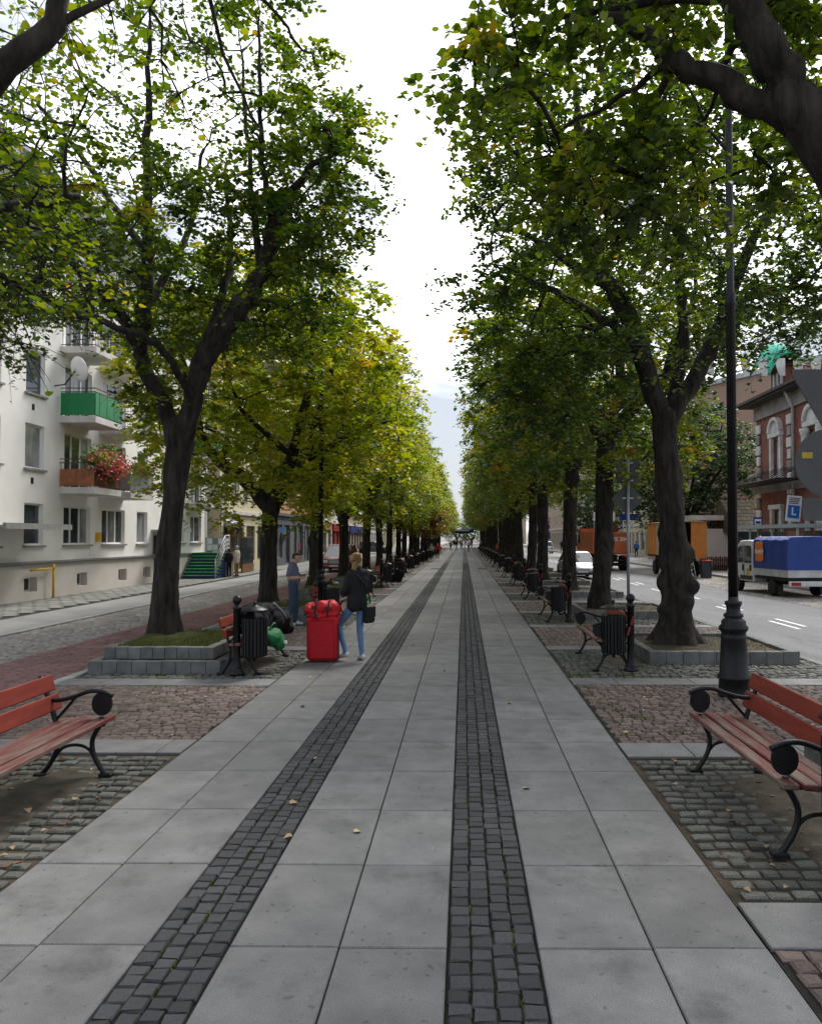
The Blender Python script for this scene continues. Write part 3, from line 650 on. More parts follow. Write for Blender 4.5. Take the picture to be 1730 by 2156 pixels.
for k, y in enumerate(TREE_R):
    s = rng.uniform(.95, 1.05)
    add_tree('lime_tree', PRT[(k * 2 + 1) % 3], 'lime tree, %s trunk counted from the near end of the right-hand row' % ORD[k + 2], (3.58 + rng.uniform(-.12, .1), y, .06), rng.choice((0, math.pi)) + rng.uniform(-.4, .4), (s, s, rng.uniform(.92, 1.06)), 'lime trees in two rows along the promenade')
for k, y in enumerate(TREE_L):
    s = rng.uniform(.95, 1.05) if k else 1.0
    m_ = PLT[(0, 1, 0, 2, 1, 2)[k % 6]]
    add_tree('lime_tree', m_, 'yellow-green lime tree, %s trunk counted from the near end of the left-hand row' % ORD[k + 2], (-4.98 + rng.uniform(-.1, .1), y, .12 if k > 2 else .25), rng.choice((0, math.pi)) + rng.uniform(-.4, .4), (s, s, rng.uniform(.9, 1.04)), 'lime trees in two rows along the promenade')
# ---------------------------------------------------------------- planters
M['lawn_soil'] = mat('planter_soil', (.04, .03, .018), .95, scale=4, col2=(.10, .078, .046), bump=.7, bscale=40)
M['moss_soil'] = mat('mossy_soil', (.05, .045, .018), .95, scale=3, col2=(.085, .10, .022), bump=.7, bscale=40)
BL = {}
def block(w_, d_, h_):
    key = (round(w_, 3), round(d_, 3), round(h_, 3))
    if key not in BL: BL[key] = MB().cbox(-w_/2 + .003, w_/2 - .003, -d_/2, d_/2, 0, h_, .008).mesh('block', M['kerb'])
    return BL[key]
def ring(p, x0, x1, y0, y1, z, h_, th=.13, n_w=9):
    bw = (x1 - x0) / n_w
    for i in range(n_w):
        for yy in (y0 + th/2, y1 - th/2): link('block', block(bw, th, h_), p, (x0 + bw*(i+.5), yy, z + rng.uniform(-.004, .004)))
    nd = max(1, round((y1 - y0 - 2*th) / bw)); bd = (y1 - y0 - 2*th) / nd
    for i in range(nd):
        for xx in (x0 + th/2, x1 - th/2): link('block', block(bd, th, h_), p, (xx, y0 + th + bd*(i+.5), z + rng.uniform(-.004, .004)), math.pi/2)
def mound(x0, x1, y0, y1, z, cx, cy, hh, seed, n=12):
    r = np.random.default_rng(seed); xs = np.linspace(x0, x1, n); ys = np.linspace(y0, y1, n); P = []; F = []
    for y in ys:
        for x in xs: P.append((x, y, z + hh * math.exp(-((x-cx)**2 + (y-cy)**2) / .35) + r.normal(0, .008)))
    for j in range(n-1):
        for i in range(n-1): F.append((j*n+i, j*n+i+1, (j+1)*n+i+1, (j+1)*n+i))
    return P, F
def grass_mesh(x0, x1, y0, y1, z, n, seed, hgt=.07, avoid=None):
    r = np.random.default_rng(seed); p = np.stack([r.uniform(x0, x1, n), r.uniform(y0, y1, n), np.full(n, z)], 1)
    if avoid is not None: p = p[np.hypot(p[:, 0] - avoid[0], p[:, 1] - avoid[1]) > avoid[2] * r.uniform(.8, 1.2, len(p))]
    n = len(p); a = r.uniform(0, 6.28, n); w_ = r.uniform(.004, .008, n); h_ = hgt * r.uniform(.5, 1.3, n); b = r.normal(0, .45, (n, 2)) * h_[:, None]
    dx = np.stack([np.cos(a)*w_, np.sin(a)*w_, np.zeros(n)], 1); tip = p + np.concatenate([b, h_[:, None]], 1)
    V = np.stack([p - dx, p + dx, tip], 1).reshape(-1, 3); F = np.arange(3*n).reshape(-1, 3)
    return V, F
nR = nL = 0
for (side, x0, x1, y0, y1) in PLANTERS:
    if y1 > 118: continue
    idx = nR if side == 'R' else nL
    tall = side == 'L' and y0 < 40; h1 = .19 if side == 'R' else .18
    lab = ('low stone planter, %s of the right-hand row' if side == 'R' else ('two-step stone planter with grass, %s of the left-hand row' if tall else 'stone planter with grass, %s of the left-hand row')) % ORD[idx]
    p = thing('tree_planter', lab, 'planter', (0, 0, 0), 0, 'stone planters round the tree feet')
    near = y0 < 45; cx = (3.66 if side == 'R' else -5.03); cyy = ((13.4 + PR*(idx-1)) if idx else 5.6) if side == 'R' else ((12.8 + PL*(idx-1)) if idx else 5.3)
    if near:
        ring(p, x0, x1, y0, y1, -.03, h1 + .03)
        if tall: ring(p, x0 + .16, x1 - .16, y0 + .17, y1 - .17, h1, .18)
    else:
        m_ = MB(); th = .13
        m_.box(x0, x1, y0, y0+th, -.03, h1); m_.box(x0, x1, y1-th, y1, -.03, h1); m_.box(x0, x0+th, y0+th, y1-th, -.03, h1); m_.box(x1-th, x1, y0+th, y1-th, -.03, h1)
        m_.build('rim', M['kerb'], p, fix=False)
    zt = (h1 + .18 - .03) if tall else h1 - .05; ins = .28 if tall else .12
    P, F = mound(x0 + ins, x1 - ins, y0 + ins, y1 - ins, zt, cx, cyy, .10 if side == 'L' else .05, idx + 50)
    m_ = MB(); m_.add(P, F, 0, True); m_.build('soil', M['moss_soil'] if side == 'L' else M['lawn_soil'], p, fix=False)
    if y0 < 60:
        ng = (5200 if idx < 2 else 2600) if side == 'L' else (700 if idx < 2 else 250)
        V, F = grass_mesh(x0 + ins, x1 - ins, y0 + ins, y1 - ins, zt + .005, ng if y0 < 30 else ng // 3, idx + 90, .075 if side == 'L' else .05, (cx, cyy, .5))
        link('grass', np_mesh('grass', V, F, M['grass']), p)['kind'] = 'stuff'
    if side == 'R': nR += 1
    else: nL += 1
# loose soil trodden over the setts under the benches
def soil_patch(x0, x1, y0, y1, seed, hh=.014):
    r = np.random.default_rng(seed); n = 26; P = []; F = []; ph = r.uniform(0, 6, 8)
    for j in range(n):
        for i in range(n):
            u, v = i/(n-1), j/(n-1); e = min(u, 1-u, v, 1-v) * 2
            q = e*1.6 - .55 + .22*math.sin(u*7 + ph[0]) + .2*math.sin(v*9 + ph[1] + u*4) + .12*math.sin(u*19 + ph[2])*math.sin(v*17 + ph[3])
            P.append((x0 + u*(x1-x0), y0 + v*(y1-y0), -.02 + max(-.01, min(hh + .02, q * .05)) + r.normal(0, .002)))
    for j in range(n-1):
        for i in range(n-1): F.append((j*n+i, j*n+i+1, (j+1)*n+i+1, (j+1)*n+i))
    m_ = MB(); m_.add(P, F, 0, True); return m_
for k in range(4):
    for s_, xx0, xx1, yy, P_ in (('R', 1.85, 3.0, 4.4, PR), ('L', -4.0, -2.85, 4.5, PL)):
        o = soil_patch(xx0, xx1, yy + P_*k, yy + P_*k + 2.5, 7 + k).build('trodden_soil', M['soil_pale'], fix=False)
        tag(o, 'patch of trodden brown soil under the %s bench of the %s row' % (ORD[k], 'right-hand' if s_ == 'R' else 'left-hand'), 'soil', kind='stuff')
# ---------------------------------------------------------------- benches
M['slat'] = mat('red_slat', (.165, .018, .010), .5, scale=3.2, col2=(.23, .034, .018), bump=.25, bscale=40, stretch=(6, .8, 6), rand=.1)
M['seat_slat'] = mat('worn_seat_slat', (.135, .024, .018), .6, scale=3.4, col2=(.165, .122, .095), lo=.42, hi=.62, bump=.3, bscale=40, stretch=(5, .7, 5), rand=.12)
def bench_meshes():
    seat = []; 
    def rot_slat(w_, th): return MB().cbox(-w_/2, w_/2, -.98, .98, -th/2, th/2, .008)
    return rot_slat
def make_bench(first):
    b = thing('park_bench', 'x', 'bench')
    for i, (x, w_, z) in enumerate(((.035, .105, .462), (.165, .10, .455), (.275, .095, .447), (.38, .095, .44))):
        o = MB().cbox(-w_/2, w_/2, -.98, .98, -.02, .02, .008).build('seat_slat', M['seat_slat'], b); o.location = (x, 0, z); o.rotation_euler = (0, R(4), 0)
    for (x, z) in ((.478, .60), (.535, .755)):
        o = MB().cbox(-.018, .018, -.98, .98, -.068, .068, .008).build('back_slat', M['slat'], b); o.location = (x, 0, z); o.rotation_euler = (0, R(17), 0)
    for s in (-1, 1):
        y = s * .86; m_ = MB(); fl = .55
        def tb(p, r, n=8): m_.tube([(a, y, c) for a, c in smooth2(p)], r, n, flat=1)
        def smooth2(p): q = smooth_path([(a, 0, c) for a, c in p], 4); return [(t[0], t[2]) for t in q]
        tb([(.0, .0), (.05, .06), (.11, .17), (.125, .29), (.075, .40), (.03, .44)], .021)
        m_.cbox(-.05, .06, y - .035, y + .035, -.01, .025, .01)
        tb([(.56, .0), (.49, .08), (.43, .2), (.415, .33), (.44, .46), (.50, .64), (.575, .83)], .021)
        m_.cbox(.50, .61, y - .035, y + .035, -.01, .025, .01)
        tb([(.09, .13), (.16, .225), (.27, .255), (.38, .225), (.46, .12)], .014)
        tb([(.02, .43), (.2, .425), (.42, .41)], .02)
        leg = m_.build('end_frame', M['iron'], b)
        m_ = MB()
        tb([(.50, .63), (.40, .63), (.28, .66), (.15, .705), (.04, .70), (-.045, .665)], .019)
        tb([(.27, .655), (.34, .57), (.43, .47)], .013)
        tb([(.05, .49), (.045, .44)], .022)
        m_.build('armrest', M['iron'], leg)
        m_ = MB(); m_.prism([(.045 + .085*math.cos(R(18*k))*(1 if k != 17 else .9), .60 + .10*math.sin(R(18*k))) for k in range(20)], y - .012, y + .012, 'xz')
        m_.build('scroll_disc', M['iron'], leg)
    return b
proto_b = make_bench(True); used = False
def bench(x, y, rz, label):
    global used
    if not used: b = proto_b; used = True; b.location = (x, y, 0); b.rotation_euler = (0, 0, rz)
    else: b = copy_tree(proto_b, None, (x, y, 0), rz)
    tag(b, label, 'bench', 'red slatted benches lining the promenade'); return b
NB = 16
for k in range(NB):
    y = 5.72 + PR*k
    lab = ('red slatted bench with worn seat at the right edge, nearest on the right', 'red slatted bench behind the first black bin on the right')[k] if k < 2 else 'red slatted bench, %s in the right-hand row' % ORD[k]
    bench(1.98, y, 0, lab)
for k in range(NB):
    y = 5.55 + PL*k
    lab = ('red slatted bench with worn seat cut by the left edge', 'red slatted bench piled with black backpacks and a green bag')[k] if k < 2 else 'red slatted bench, %s in the left-hand row' % ORD[k]
    bench(-3.0, y, math.pi, lab)
# ---------------------------------------------------------------- litter bins on posts
def make_bin():
    b = thing('litter_bin', 'x', 'litter bin')
    m_ = MB(); m_.lathe([(.11, 0), (.11, .03), (.085, .05), (.10, .075), (.075, .10), (.062, .14), (.055, .2), (.052, .95), (.068, .96), (.068, .985), (.045, 1.0), (.04, 1.03)], 14, (.26, 0, 0))
    post = m_.build('post', M['iron'], b)
    m_ = MB(); m_.ball((.26, 0, 1.09), .068, 14, 10); m_.build('ball_finial', M['iron'], post)
    m_ = MB(); m_.lathe([(.15, .27), (.165, .275), (.168, .80), (.172, .82), (.158, .82), (.15, .80), (.14, .30)], 24); bas = m_.build('basket', M['iron'], b)
    for k in range(22):
        a = 2*math.pi*k/22; m_ = MB(); m_.box(-.017, .017, -.006, .006, .28, .83, M=Matrix.Rotation(a, 4, 'Z') @ Matrix.Translation((0, .178, 0))); m_.build('slat', M['iron'], bas, fix=False)
    m_ = MB(); m_.lathe([(.02, .20), (.02, .27), (.03, .28)], 8); m_.box(.0, .24, -.015, .015, .40, .43); m_.box(.0, .24, -.015, .015, .70, .73); m_.build('bracket', M['iron'], b)
    m_ = MB(); m_.lathe([(.005, 1.02), (.03, 1.02), (.05, 1.0), (.12, .985), (.19, .95), (.2, .935), (.19, .93), (.1, .955), (.01, .96)], 20); m_.ball((0, 0, 1.04), .028, 8, 6); m_.tube([(.21, 0, .84), (.17, 0, .90), (.12, 0, .945)], .014, 6); m_.build('lid', M['iron'], b)
    return b
pb = make_bin(); used_bin = False
def litter(x, y, mirror, label):
    global used_bin
    if not used_bin: b = pb; used_bin = True; b.location = (x, y, 0); b.rotation_euler = (0, 0, mirror)
    else: b = copy_tree(pb, None, (x, y, 0), mirror)
    tag(b, label, 'litter bin', 'black litter bins on posts')
for k in range(12):
    litter(2.25 if k else 2.29, (4.5 if k == 0 else 11.5 + PR*(k-1)), 0, 'black slatted litter bin with lid and ball-topped post, %s on the right' % ORD[k])
for k in range(1, 13):
    litter(-3.05, 11.1 + PL*(k-1), math.pi, 'black slatted litter bin with lid and ball-topped post, %s on the left' % ORD[k-1])
# ---------------------------------------------------------------- street lamps
M['lamp_white'] = mat('lamp_glass', (.75, .77, .8), .35, var=.05)
def make_lamp():
    b = thing('street_lamp', 'x', 'street lamp')
    m_ = MB(); m_.lathe([(.20, 0), (.20, .02), (.192, .05), (.185, .20), (.205, .22), (.205, .25), (.178, .28), (.155, .72), (.163, .74), (.152, .76), (.15, .80), (.178, .84), (.18, .87), (.15, .90), (.15, .94), (.13, .965), (.10, .98), (.122, 1.0), (.12, 1.03), (.088, 1.05), (.084, 1.12), (.105, 1.16), (.106, 1.19), (.066, 1.20), (.062, 1.25)], 28)
    m_.build('pedestal', M['iron'], b)
    m_ = MB(); m_.lathe([(.061, 1.22), (.058, 4.95), (.072, 4.97), (.072, 5.02), (.064, 5.04), (.07, 5.12), (.048, 5.15), (.042, 9.3), (.05, 9.32), (.01, 9.5)], 16); m_.build('pole', M['iron'], b)
    m_ = MB(); m_.tube(smooth_path([(0, 0, 6.95), (-.25, 0, 7.25), (-.6, 0, 7.4), (-.95, 0, 7.2), (-1.17, 0, 6.85), (-1.2, 0, 6.6)], 4), .024, 8); m_.build('arm', M['iron'], b)
    m_ = MB(); m_.lathe([(.03, 6.62), (.05, 6.6), (.06, 6.5), (.11, 6.42), (.14, 6.38)], 16, (-1.2, 0, 0)); ln = m_.build('lantern_cap', M['iron'], b)
    m_ = MB(); m_.lathe([(.13, 6.38), (.2, 6.30), (.215, 6.22), (.17, 6.12), (.08, 6.05), (.02, 6.04)], 18, (-1.2, 0, 0)); m_.build('lantern_globe', M['lamp_white'], ln)
    return b
pl_ = make_lamp()
LAMPS = [(3.42, 9.71, 0, 'tall black cast-iron street lamp with ringed pedestal, nearest on the right'), (3.5, 40, 0, 'tall black street lamp, second on the right'), (3.5, 56, 0, 'tall black street lamp, third on the right'),
         (-3.5, 18.6, 0, 'tall black street lamp behind the standing man, nearest on the left'), (-3.3, 34.4, 0, 'tall black street lamp, second on the left'), (-3.4, 50, 0, 'tall black street lamp, third on the left')]
for i, (x, y, rz, lab) in enumerate(LAMPS):
    b = pl_ if i == 0 else copy_tree(pl_)
    b.location = (x, y, 0); b.rotation_euler = (0, 0, rz); tag(b, lab, 'street lamp', 'black cast-iron street lamps')
# ---------------------------------------------------------------- buildings
M['cream'] = mat('cream_render', (.86, .83, .78), .9, var=.04, scale=1.2, bump=.25, bscale=120)
M['plinth'] = mat('plinth_render', (.62, .565, .51), .9, var=.05, scale=1.5, bump=.25, bscale=120)
M['frame'] = mat('white_window_frame', (.78, .78, .78), .4, var=.04)
M['glass'] = glass('window_glass')
M['netglass'] = mat('glass_over_net_curtain', (.10, .105, .11), .08, scale=2, col2=(.30, .31, .31), spec=.9, stretch=(1, 7, .4))
M['curtain'] = mat('net_curtain', (.55, .56, .56), .9, var=.25, scale=3, stretch=(1, 9, .3))
M['sill'] = mat('grey_sill', (.25, .25, .245), .7, var=.15)
M['concrete'] = mat('balcony_concrete', (.50, .48, .45), .9, scale=1.5, col2=(.66, .64, .61), bump=.2, bscale=50)
M['railing'] = mat('brown_railing', (.06, .035, .025), .6, var=.3)
M['rail_pale'] = mat('pale_metal', (.45, .44, .43), .4, var=.15)
M['green'] = mat('green_sheet', (.008, .20, .065), .45, var=.18, scale=3, stretch=(1, 6, 1))
M['greysheet'] = mat('grey_sheet', (.23, .235, .25), .5, var=.15)
M['rust'] = mat('rust_red_boards', (.30, .11, .05), .7, var=.3, scale=5)
M['yellowp'] = mat('yellow_pipe', (.62, .36, .02), .5, var=.1)
M['roof'] = mat('red_tile_roof', (.42, .10, .06), .8, var=.25, scale=9)
M['darkroof'] = mat('dark_roof', (.06, .055, .05), .8, var=.3, scale=4)
M['zinc'] = mat('zinc_gutter', (.42, .44, .46), .5, var=.15, metal=.3)
def frame_mat(origin, u, n):            # local (u along the wall, depth out of the wall, z) to world
    u = Vector(u).normalized(); n = Vector(n).normalized()
    return Matrix(((u.x, n.x, 0, origin[0]), (u.y, n.y, 0, origin[1]), (u.z, n.z, 1, origin[2]), (0, 0, 0, 1)))
def facade(parent, T, u0, u1, z0, z1, ops, wm, rev=.16, name='wall', detail=True, frm=None, gl=None):
    """ops: dicts u0,u1,z0,z1 and optional panes, sill, band"""
    us = sorted({u0, u1, *[o[k] for o in ops for k in ('u0', 'u1')]}); zs = sorted({z0, z1, *[o[k] for o in ops for k in ('z0', 'z1')]})
    m_ = MB()
    def inside(a, b): return any(o['u0'] - 1e-6 < a < o['u1'] + 1e-6 and o['z0'] - 1e-6 < b < o['z1'] + 1e-6 for o in ops)
    for j in range(len(zs) - 1):
        i = 0
        while i < len(us) - 1:
            zc = (zs[j] + zs[j+1]) / 2
            if inside((us[i] + us[i+1]) / 2, zc): i += 1; continue
            k = i
            while k + 1 < len(us) - 1 and not inside((us[k+1] + us[k+2]) / 2, zc): k += 1
            m_.add([(us[i], 0, zs[j]), (us[k+1], 0, zs[j]), (us[k+1], 0, zs[j+1]), (us[i], 0, zs[j+1])], [(0, 1, 2, 3)]); i = k + 1
    for o in ops:
        a, b, c, d = o['u0'], o['u1'], o['z0'], o['z1']
        m_.add([(a, 0, c), (b, 0, c), (b, 0, d), (a, 0, d), (a, -rev, c), (b, -rev, c), (b, -rev, d), (a, -rev, d)], [(0, 1, 5, 4), (1, 2, 6, 5), (2, 3, 7, 6), (3, 0, 4, 7)])
    w_ = link(name, m_.mesh(name, wm), parent); w_.matrix_local = T
    frm = frm or M['frame']; gl = gl or M['glass']
    for o in ops:
        a, b, c, d = o['u0'], o['u1'], o['z0'], o['z1']; n = o.get('panes', 1); m_ = MB(); t = o.get('t', .06); kind = o.get('name', 'window')
        y0, y1 = -rev, -rev + .06
        m_.box(a, a + t, y0, y1, c, d); m_.box(b - t, b, y0, y1, c, d); m_.box(a + t, b - t, y0, y1, c, c + t); m_.box(a + t, b - t, y0, y1, d - t, d)
        for k in range(1, n): x = a + (b - a)*k/n; m_.box(x - t*.6, x + t*.6, y0, y1, c + t, d - t)
        if o.get('transom'): z = c + (d - c)*o['transom']; m_.box(a + t, b - t, y0, y1 - .01, z - .03, z + .03)
        f = link(kind, m_.mesh(kind, o.get('frm', frm)), parent); f.matrix_local = T
        for k in range(n if detail else 1):
            xa = a + t*.3 + (b - a - .6*t)*(k/n if detail else 0); xb = a + t*.3 + (b - a - .6*t)*((k+1)/n if detail else 1)
            gsel = o.get('glass', M['netglass'] if detail and (int(a*7) + int(c*3) + k) % 3 == 0 else gl)
            p = MB(); p.box(xa, xb, -rev + .012, -rev + .03, c + t*.3, d - t*.3); link('pane', p.mesh('pane', gsel), f)
        if o.get('curtain') and detail:
            p = MB(); cz = c + (d - c)*o['curtain']; p.box(a + .03, b - .03, -rev - .10, -rev - .09, c + .03, cz); link('curtain', p.mesh('curtain', M['curtain']), f)
        if o.get('sill', detail):
            p = MB(); p.box(a - .07, b + .07, -.05, .09, c - .07, c - .005); link('sill', p.mesh('sill', o.get('sillm', M['sill'])), f)
    return w_
def shell(parent, T, u0, u1, z0, z1, depth, wm, name='body'):      # side walls, back and closing top behind a facade
    m_ = MB(); a, b = u0, u1
    P = [(a, 0, z0), (b, 0, z0), (b, -depth, z0), (a, -depth, z0), (a, 0, z1), (b, 0, z1), (b, -depth, z1), (a, -depth, z1)]
    m_.add(P, [(1, 2, 6, 5), (2, 3, 7, 6), (3, 0, 4, 7), (4, 5, 6, 7)]); 
    m_.box(a + .2, b - .2, -depth + .2, -.6, z0 + .02, z1 - .2)
    w_ = link(name, m_.mesh(name, wm), parent); w_.matrix_local = T; return w_
def pitched(parent, T, u0, u1, z, depth, rise, m, over=.45, name='roof', gut=True):
    p = MB(); d = depth/2
    P = [(u0 - .1, over, z), (u1 + .1, over, z), (u1 + .1, -d, z + rise), (u0 - .1, -d, z + rise), (u0 - .1, -depth - over, z), (u1 + .1, -depth - over, z)]
    p.add(P, [(0, 1, 2, 3), (3, 2, 5, 4), (0, 3, 4), (1, 5, 2), (0, 4, 5, 1)]); r = link(name, p.mesh(name, m), parent); r.matrix_local = T
    if gut:
        g = MB(); g.box(u0 - .1, u1 + .1, over - .02, over + .10, z - .06, z + .06); o = link('gutter', g.mesh('gutter', M['zinc']), r)
    return r
# --- cream apartment block on the left: facade plane x = -14, u = world y
ap = thing('apartment_building', 'long cream apartment block with green-panelled balconies on the left', 'building', (-14, 18, 0))
T = Matrix.Translation((0, -18, 0)) @ frame_mat((0, 0, 0), (0, 1, 0), (1, 0, 0))
ops = []
FL = [(1.75, 3.12), (4.25, 5.7), (6.7, 8.12), (9.15, 10.57), (11.6, 12.95)]
for f, (za, zb) in enumerate(FL):
    for (a, b, n) in ((19.0, 20.1, 1), (21.6, 22.75, 1), (24.05, 25.15, 1), (26.44, 28.35, 3), (29.25, 31.25, 3), (32.4, 33.5, 1), (35.0, 36.1, 1), (36.8, 38.0, 1), (38.8, 40.4, 2)):
        bal = f in (1, 2, 3) and n >= 2
        ops.append(dict(u0=a, u1=b, z0=za - (.5 if bal else 0), z1=zb, panes=n, curtain=(.0, .55, .0, .35, .9, .5, 0)[(f*3 + int(a)) % 7] or None, sill=not bal))
ops += [dict(u0=34.0, u1=35.0 - .02, z0=.12, z1=2.1, panes=1, name='door', sill=False, frm=M['iron'])] if False else []
for a in (24.0, 27.3, 30.6, 33.0): ops.append(dict(u0=a, u1=a + .75, z0=.25, z1=.72, panes=1, name='basement_window', sill=False, t=.05))
bw = facade(ap, T, 17, 41.3, 1.11, 13.7, [o for o in ops if o['z0'] > 1.2], M['cream'])
# lower wall stands a little proud of the upper wall
T2 = Matrix.Translation((.06, -18, 0)) @ frame_mat((0, 0, 0), (0, 1, 0), (1, 0, 0))
facade(ap, T2, 17, 41.3, -.1, 1.12, [o for o in ops if o['z0'] < 1.2], M['plinth'], rev=.3, name='plinth', detail=False)
p = MB(); p.box(17, 41.3, 0, .12, 1.10, 1.17); p.box(17, 41.3, 0, .15, 1.17, 1.23); o = link('plinth_moulding', p.mesh('plinth_moulding', M['sill']), ap); o.matrix_local = T
shell(ap, T, 17, 41.3, -.1, 13.7, 11, M['cream'])
pitched(ap, T, 17, 41.3, 13.75, 11, 2.6, M['darkroof'], .75)
p = MB(); p.box(16.9, 41.4, 0, .72, 13.45, 13.72); o = link('eaves_soffit', p.mesh('eaves_soffit', M['frame']), ap); o.matrix_local = T
p = MB(); p.tube([(41.2, .1, .1), (41.2, .1, 13.4)], .06, 8); o = link('downpipe', p.mesh('downpipe', M['zinc']), ap); o.matrix_local = T
for (a, b) in ((21.0, 24.5), (33.9, 35.3)):
    p = MB(); p.box(a, b, 0, 1.25, 2.28, 2.36); p.box(a - .03, b + .03, 1.2, 1.3, 2.25, 2.42); o = link('entrance_canopy', p.mesh('entrance_canopy', M['sill']), ap); o.matrix_local = T
p = MB(); p.box(34.1, 34.95, .065, .10, .1, 2.1); o = link('door', p.mesh('door', M['iron']), ap); o.matrix_local = T
for (u, z) in ((24.4, 5.95 + .2), (24.4, 3.75), (24.4, 8.5)):
    p = MB(); p.box(u, u + .14, .0, .012, z, z + .2); o = link('air_vent', p.mesh('air_vent', M['iron']), ap); o.matrix_local = T
p = MB(); p.box(28.75, 28.98, 0, .12, 1.85, 2.2); o = link('meter_box', p.mesh('meter_box', M['yellowp']), ap); o.matrix_local = T
p = MB(); p.box(28.3, 28.65, .0, .012, 1.32, 1.66); o = link('paper_notice', p.mesh('paper_notice', M['frame']), ap); o.matrix_local = T
def balcony(u0, u1, z, style, dep=1.25):
    b = MB(); b.box(u0, u1, 0, dep, z - .22, z); s_ = link('balcony', b.mesh('balcony', M['concrete']), ap); s_.matrix_local = T
    h = .98; r = MB()
    for hh in (.06, h - .13, h): r.box(u0 + .03, u1 - .03, dep - .06, dep - .035, z + hh - .015, z + hh + .015); r.box(u0 + .03, u0 + .055, 0, dep - .05, z + hh - .015, z + hh + .015); r.box(u1 - .055, u1 - .03, 0, dep - .05, z + hh - .015, z + hh + .015)
    n = int((u1 - u0)/.11)
    for k in range(n + 1): x = u0 + .04 + (u1 - u0 - .08)*k/n; r.box(x - .007, x + .007, dep - .055, dep - .04, z, z + h - .14)
    for k in range(11): y = .05 + (dep - .1)*k/10; r.box(u0 + .035, u0 + .05, y - .007, y + .007, z, z + h - .14)
    link('railing', r.mesh('railing', M['rail_pale'] if style == 'pale' else M['railing']), s_)
    if style in ('green', 'grey', 'rust'):
        m_ = {'green': M['green'], 'grey': M['greysheet'], 'rust': M['rust']}[style]
        k = 0; x = u0 + .02; zz = z + (h - .17 if style != 'rust' else h - .35)
        while x < u1 - .05:
            x2 = min(x + .28, u1 - .02); q = MB(); q.box(x + .004, x2 - .004, dep - (.028 if style != 'rust' else .09) + (k % 2)*.008, dep - (.012 if style != 'rust' else .075) + (k % 2)*.008, z + .05, zz); link('panel', q.mesh('panel', m_), s_); x = x2; k += 1
        y = .02; k = 0
        while y < dep - .05:
            y2 = min(y + .3, dep - .02); q = MB(); q.box(u0 + .004, u0 + .02, y + .004, y2 - .004, z + .05, zz); link('panel', q.mesh('panel', m_), s_); y = y2
    return s_
for (a, b, st) in ((26.1, 28.15, ('rust', 'green', 'brown')), (28.95, 31.1, ('grey', 'pale', 'brown')), (38.2, 40.6, ('pale', 'green', 'brown'))):
    for f, s_ in enumerate(st): balcony(a, b, (3.75, 6.22, 8.66)[f], s_)
# things on the block
sd_ = thing('satellite_dish', 'white satellite dish on the cream wall left of the green balcony', 'satellite dish', (-14, 25.75, 7.2))
p = MB(); prof = [(.0, .0), (.16, .02), (.32, .07), (.42, .13), (.43, .135), (.42, .12), (.3, .045), (.1, .0), (.0, -.012)]
p.lathe(prof, 24, M=Matrix.Translation((.75, -.05, .55)) @ Matrix.Rotation(R(62), 4, 'Z') @ Matrix.Rotation(R(72), 4, 'Y')); p.build('dish', M['frame'], sd_, fix=False)
p = MB(); p.tube([(0, 0, 0), (.35, 0, .05), (.7, -.02, .5)], .025, 8); p.tube([(.75, -.05, .35), (1.2, .2, .5)], .012, 6); p.build('mount_arm', M['iron'], sd_)
gp = thing('gas_pipe', 'yellow gas pipe on the plinth of the cream block', 'pipe', (-13.93, 24.1, 0))
p = MB(); p.tube([(.14, 0, .95), (.14, 1.35, .97)], .035, 8); p.tube([(.14, 1.35, -.05), (.14, 1.35, 1.12)], .04, 8); p.ball((.14, 1.35, .98), .07, 8, 6); p.build('pipe', M['yellowp'], gp)
M['fl_pink'] = mat('pink_flower', (.70, .10, .13), .7, var=.4, scale=20, rand=.3)
M['fl_red'] = mat('red_flower', (.55, .035, .02), .7, var=.3, rand=.3)
M['fl_leaf'] = leafmat('balcony_leaf', [(0, (.03, .07, .012)), (.5, (.07, .13, .02)), (1, (.16, .2, .04))])
def planting(name, label, cat, c, r, nleaf, nfl, fm, seed, leaf=.09):
    q = np.random.default_rng(seed); t_ = thing(name, label, cat, c)
    m_ = MB(); m_.box(-.12, .12, -r[1], r[1], -.12, .05); m_.build('flower_box', M['rust'], t_)
    p_ = q.normal(0, .5, (nleaf, 3)) * np.array(r); V, F = leaf_arrays(p_, leaf, q, False, .8)
    link('leaves', np_mesh('leaves', V, F, M['fl_leaf'], np.repeat(q.random(nleaf), 4)), t_)['kind'] = 'stuff'
    if nfl:
        p_ = q.normal(0, .52, (nfl, 3)) * np.array(r) + np.array((.08, 0, 0)); V, F = leaf_arrays(p_, leaf*.85, q, False, 1.2)
        link('blossoms', np_mesh('blossoms', V, F, fm), t_)['kind'] = 'stuff'
    return t_
planting('flower_box', 'mass of pink hanging flowers over the rust-red balcony', 'flowers', (-12.68, 27.15, 4.6), (.3, 1.05, .42), 700, 1100, M['fl_pink'], 1)
planting('flower_box', 'trailing green plant on the corner of the rust-red balcony', 'plant', (-12.8, 26.2, 4.75), (.4, .35, .35), 500, 20, M['fl_red'], 2)
planting('flower_box', 'red geraniums in a box on the grey-panelled balcony', 'flowers', (-12.72, 29.9, 4.75), (.25, .8, .22), 420, 240, M['fl_red'], 3)
planting('flower_box', 'leafy green plant behind the pink flowers on the balcony', 'plant', (-13.2, 28.0, 5.15), (.35, .5, .3), 500, 0, M['fl_red'], 4)
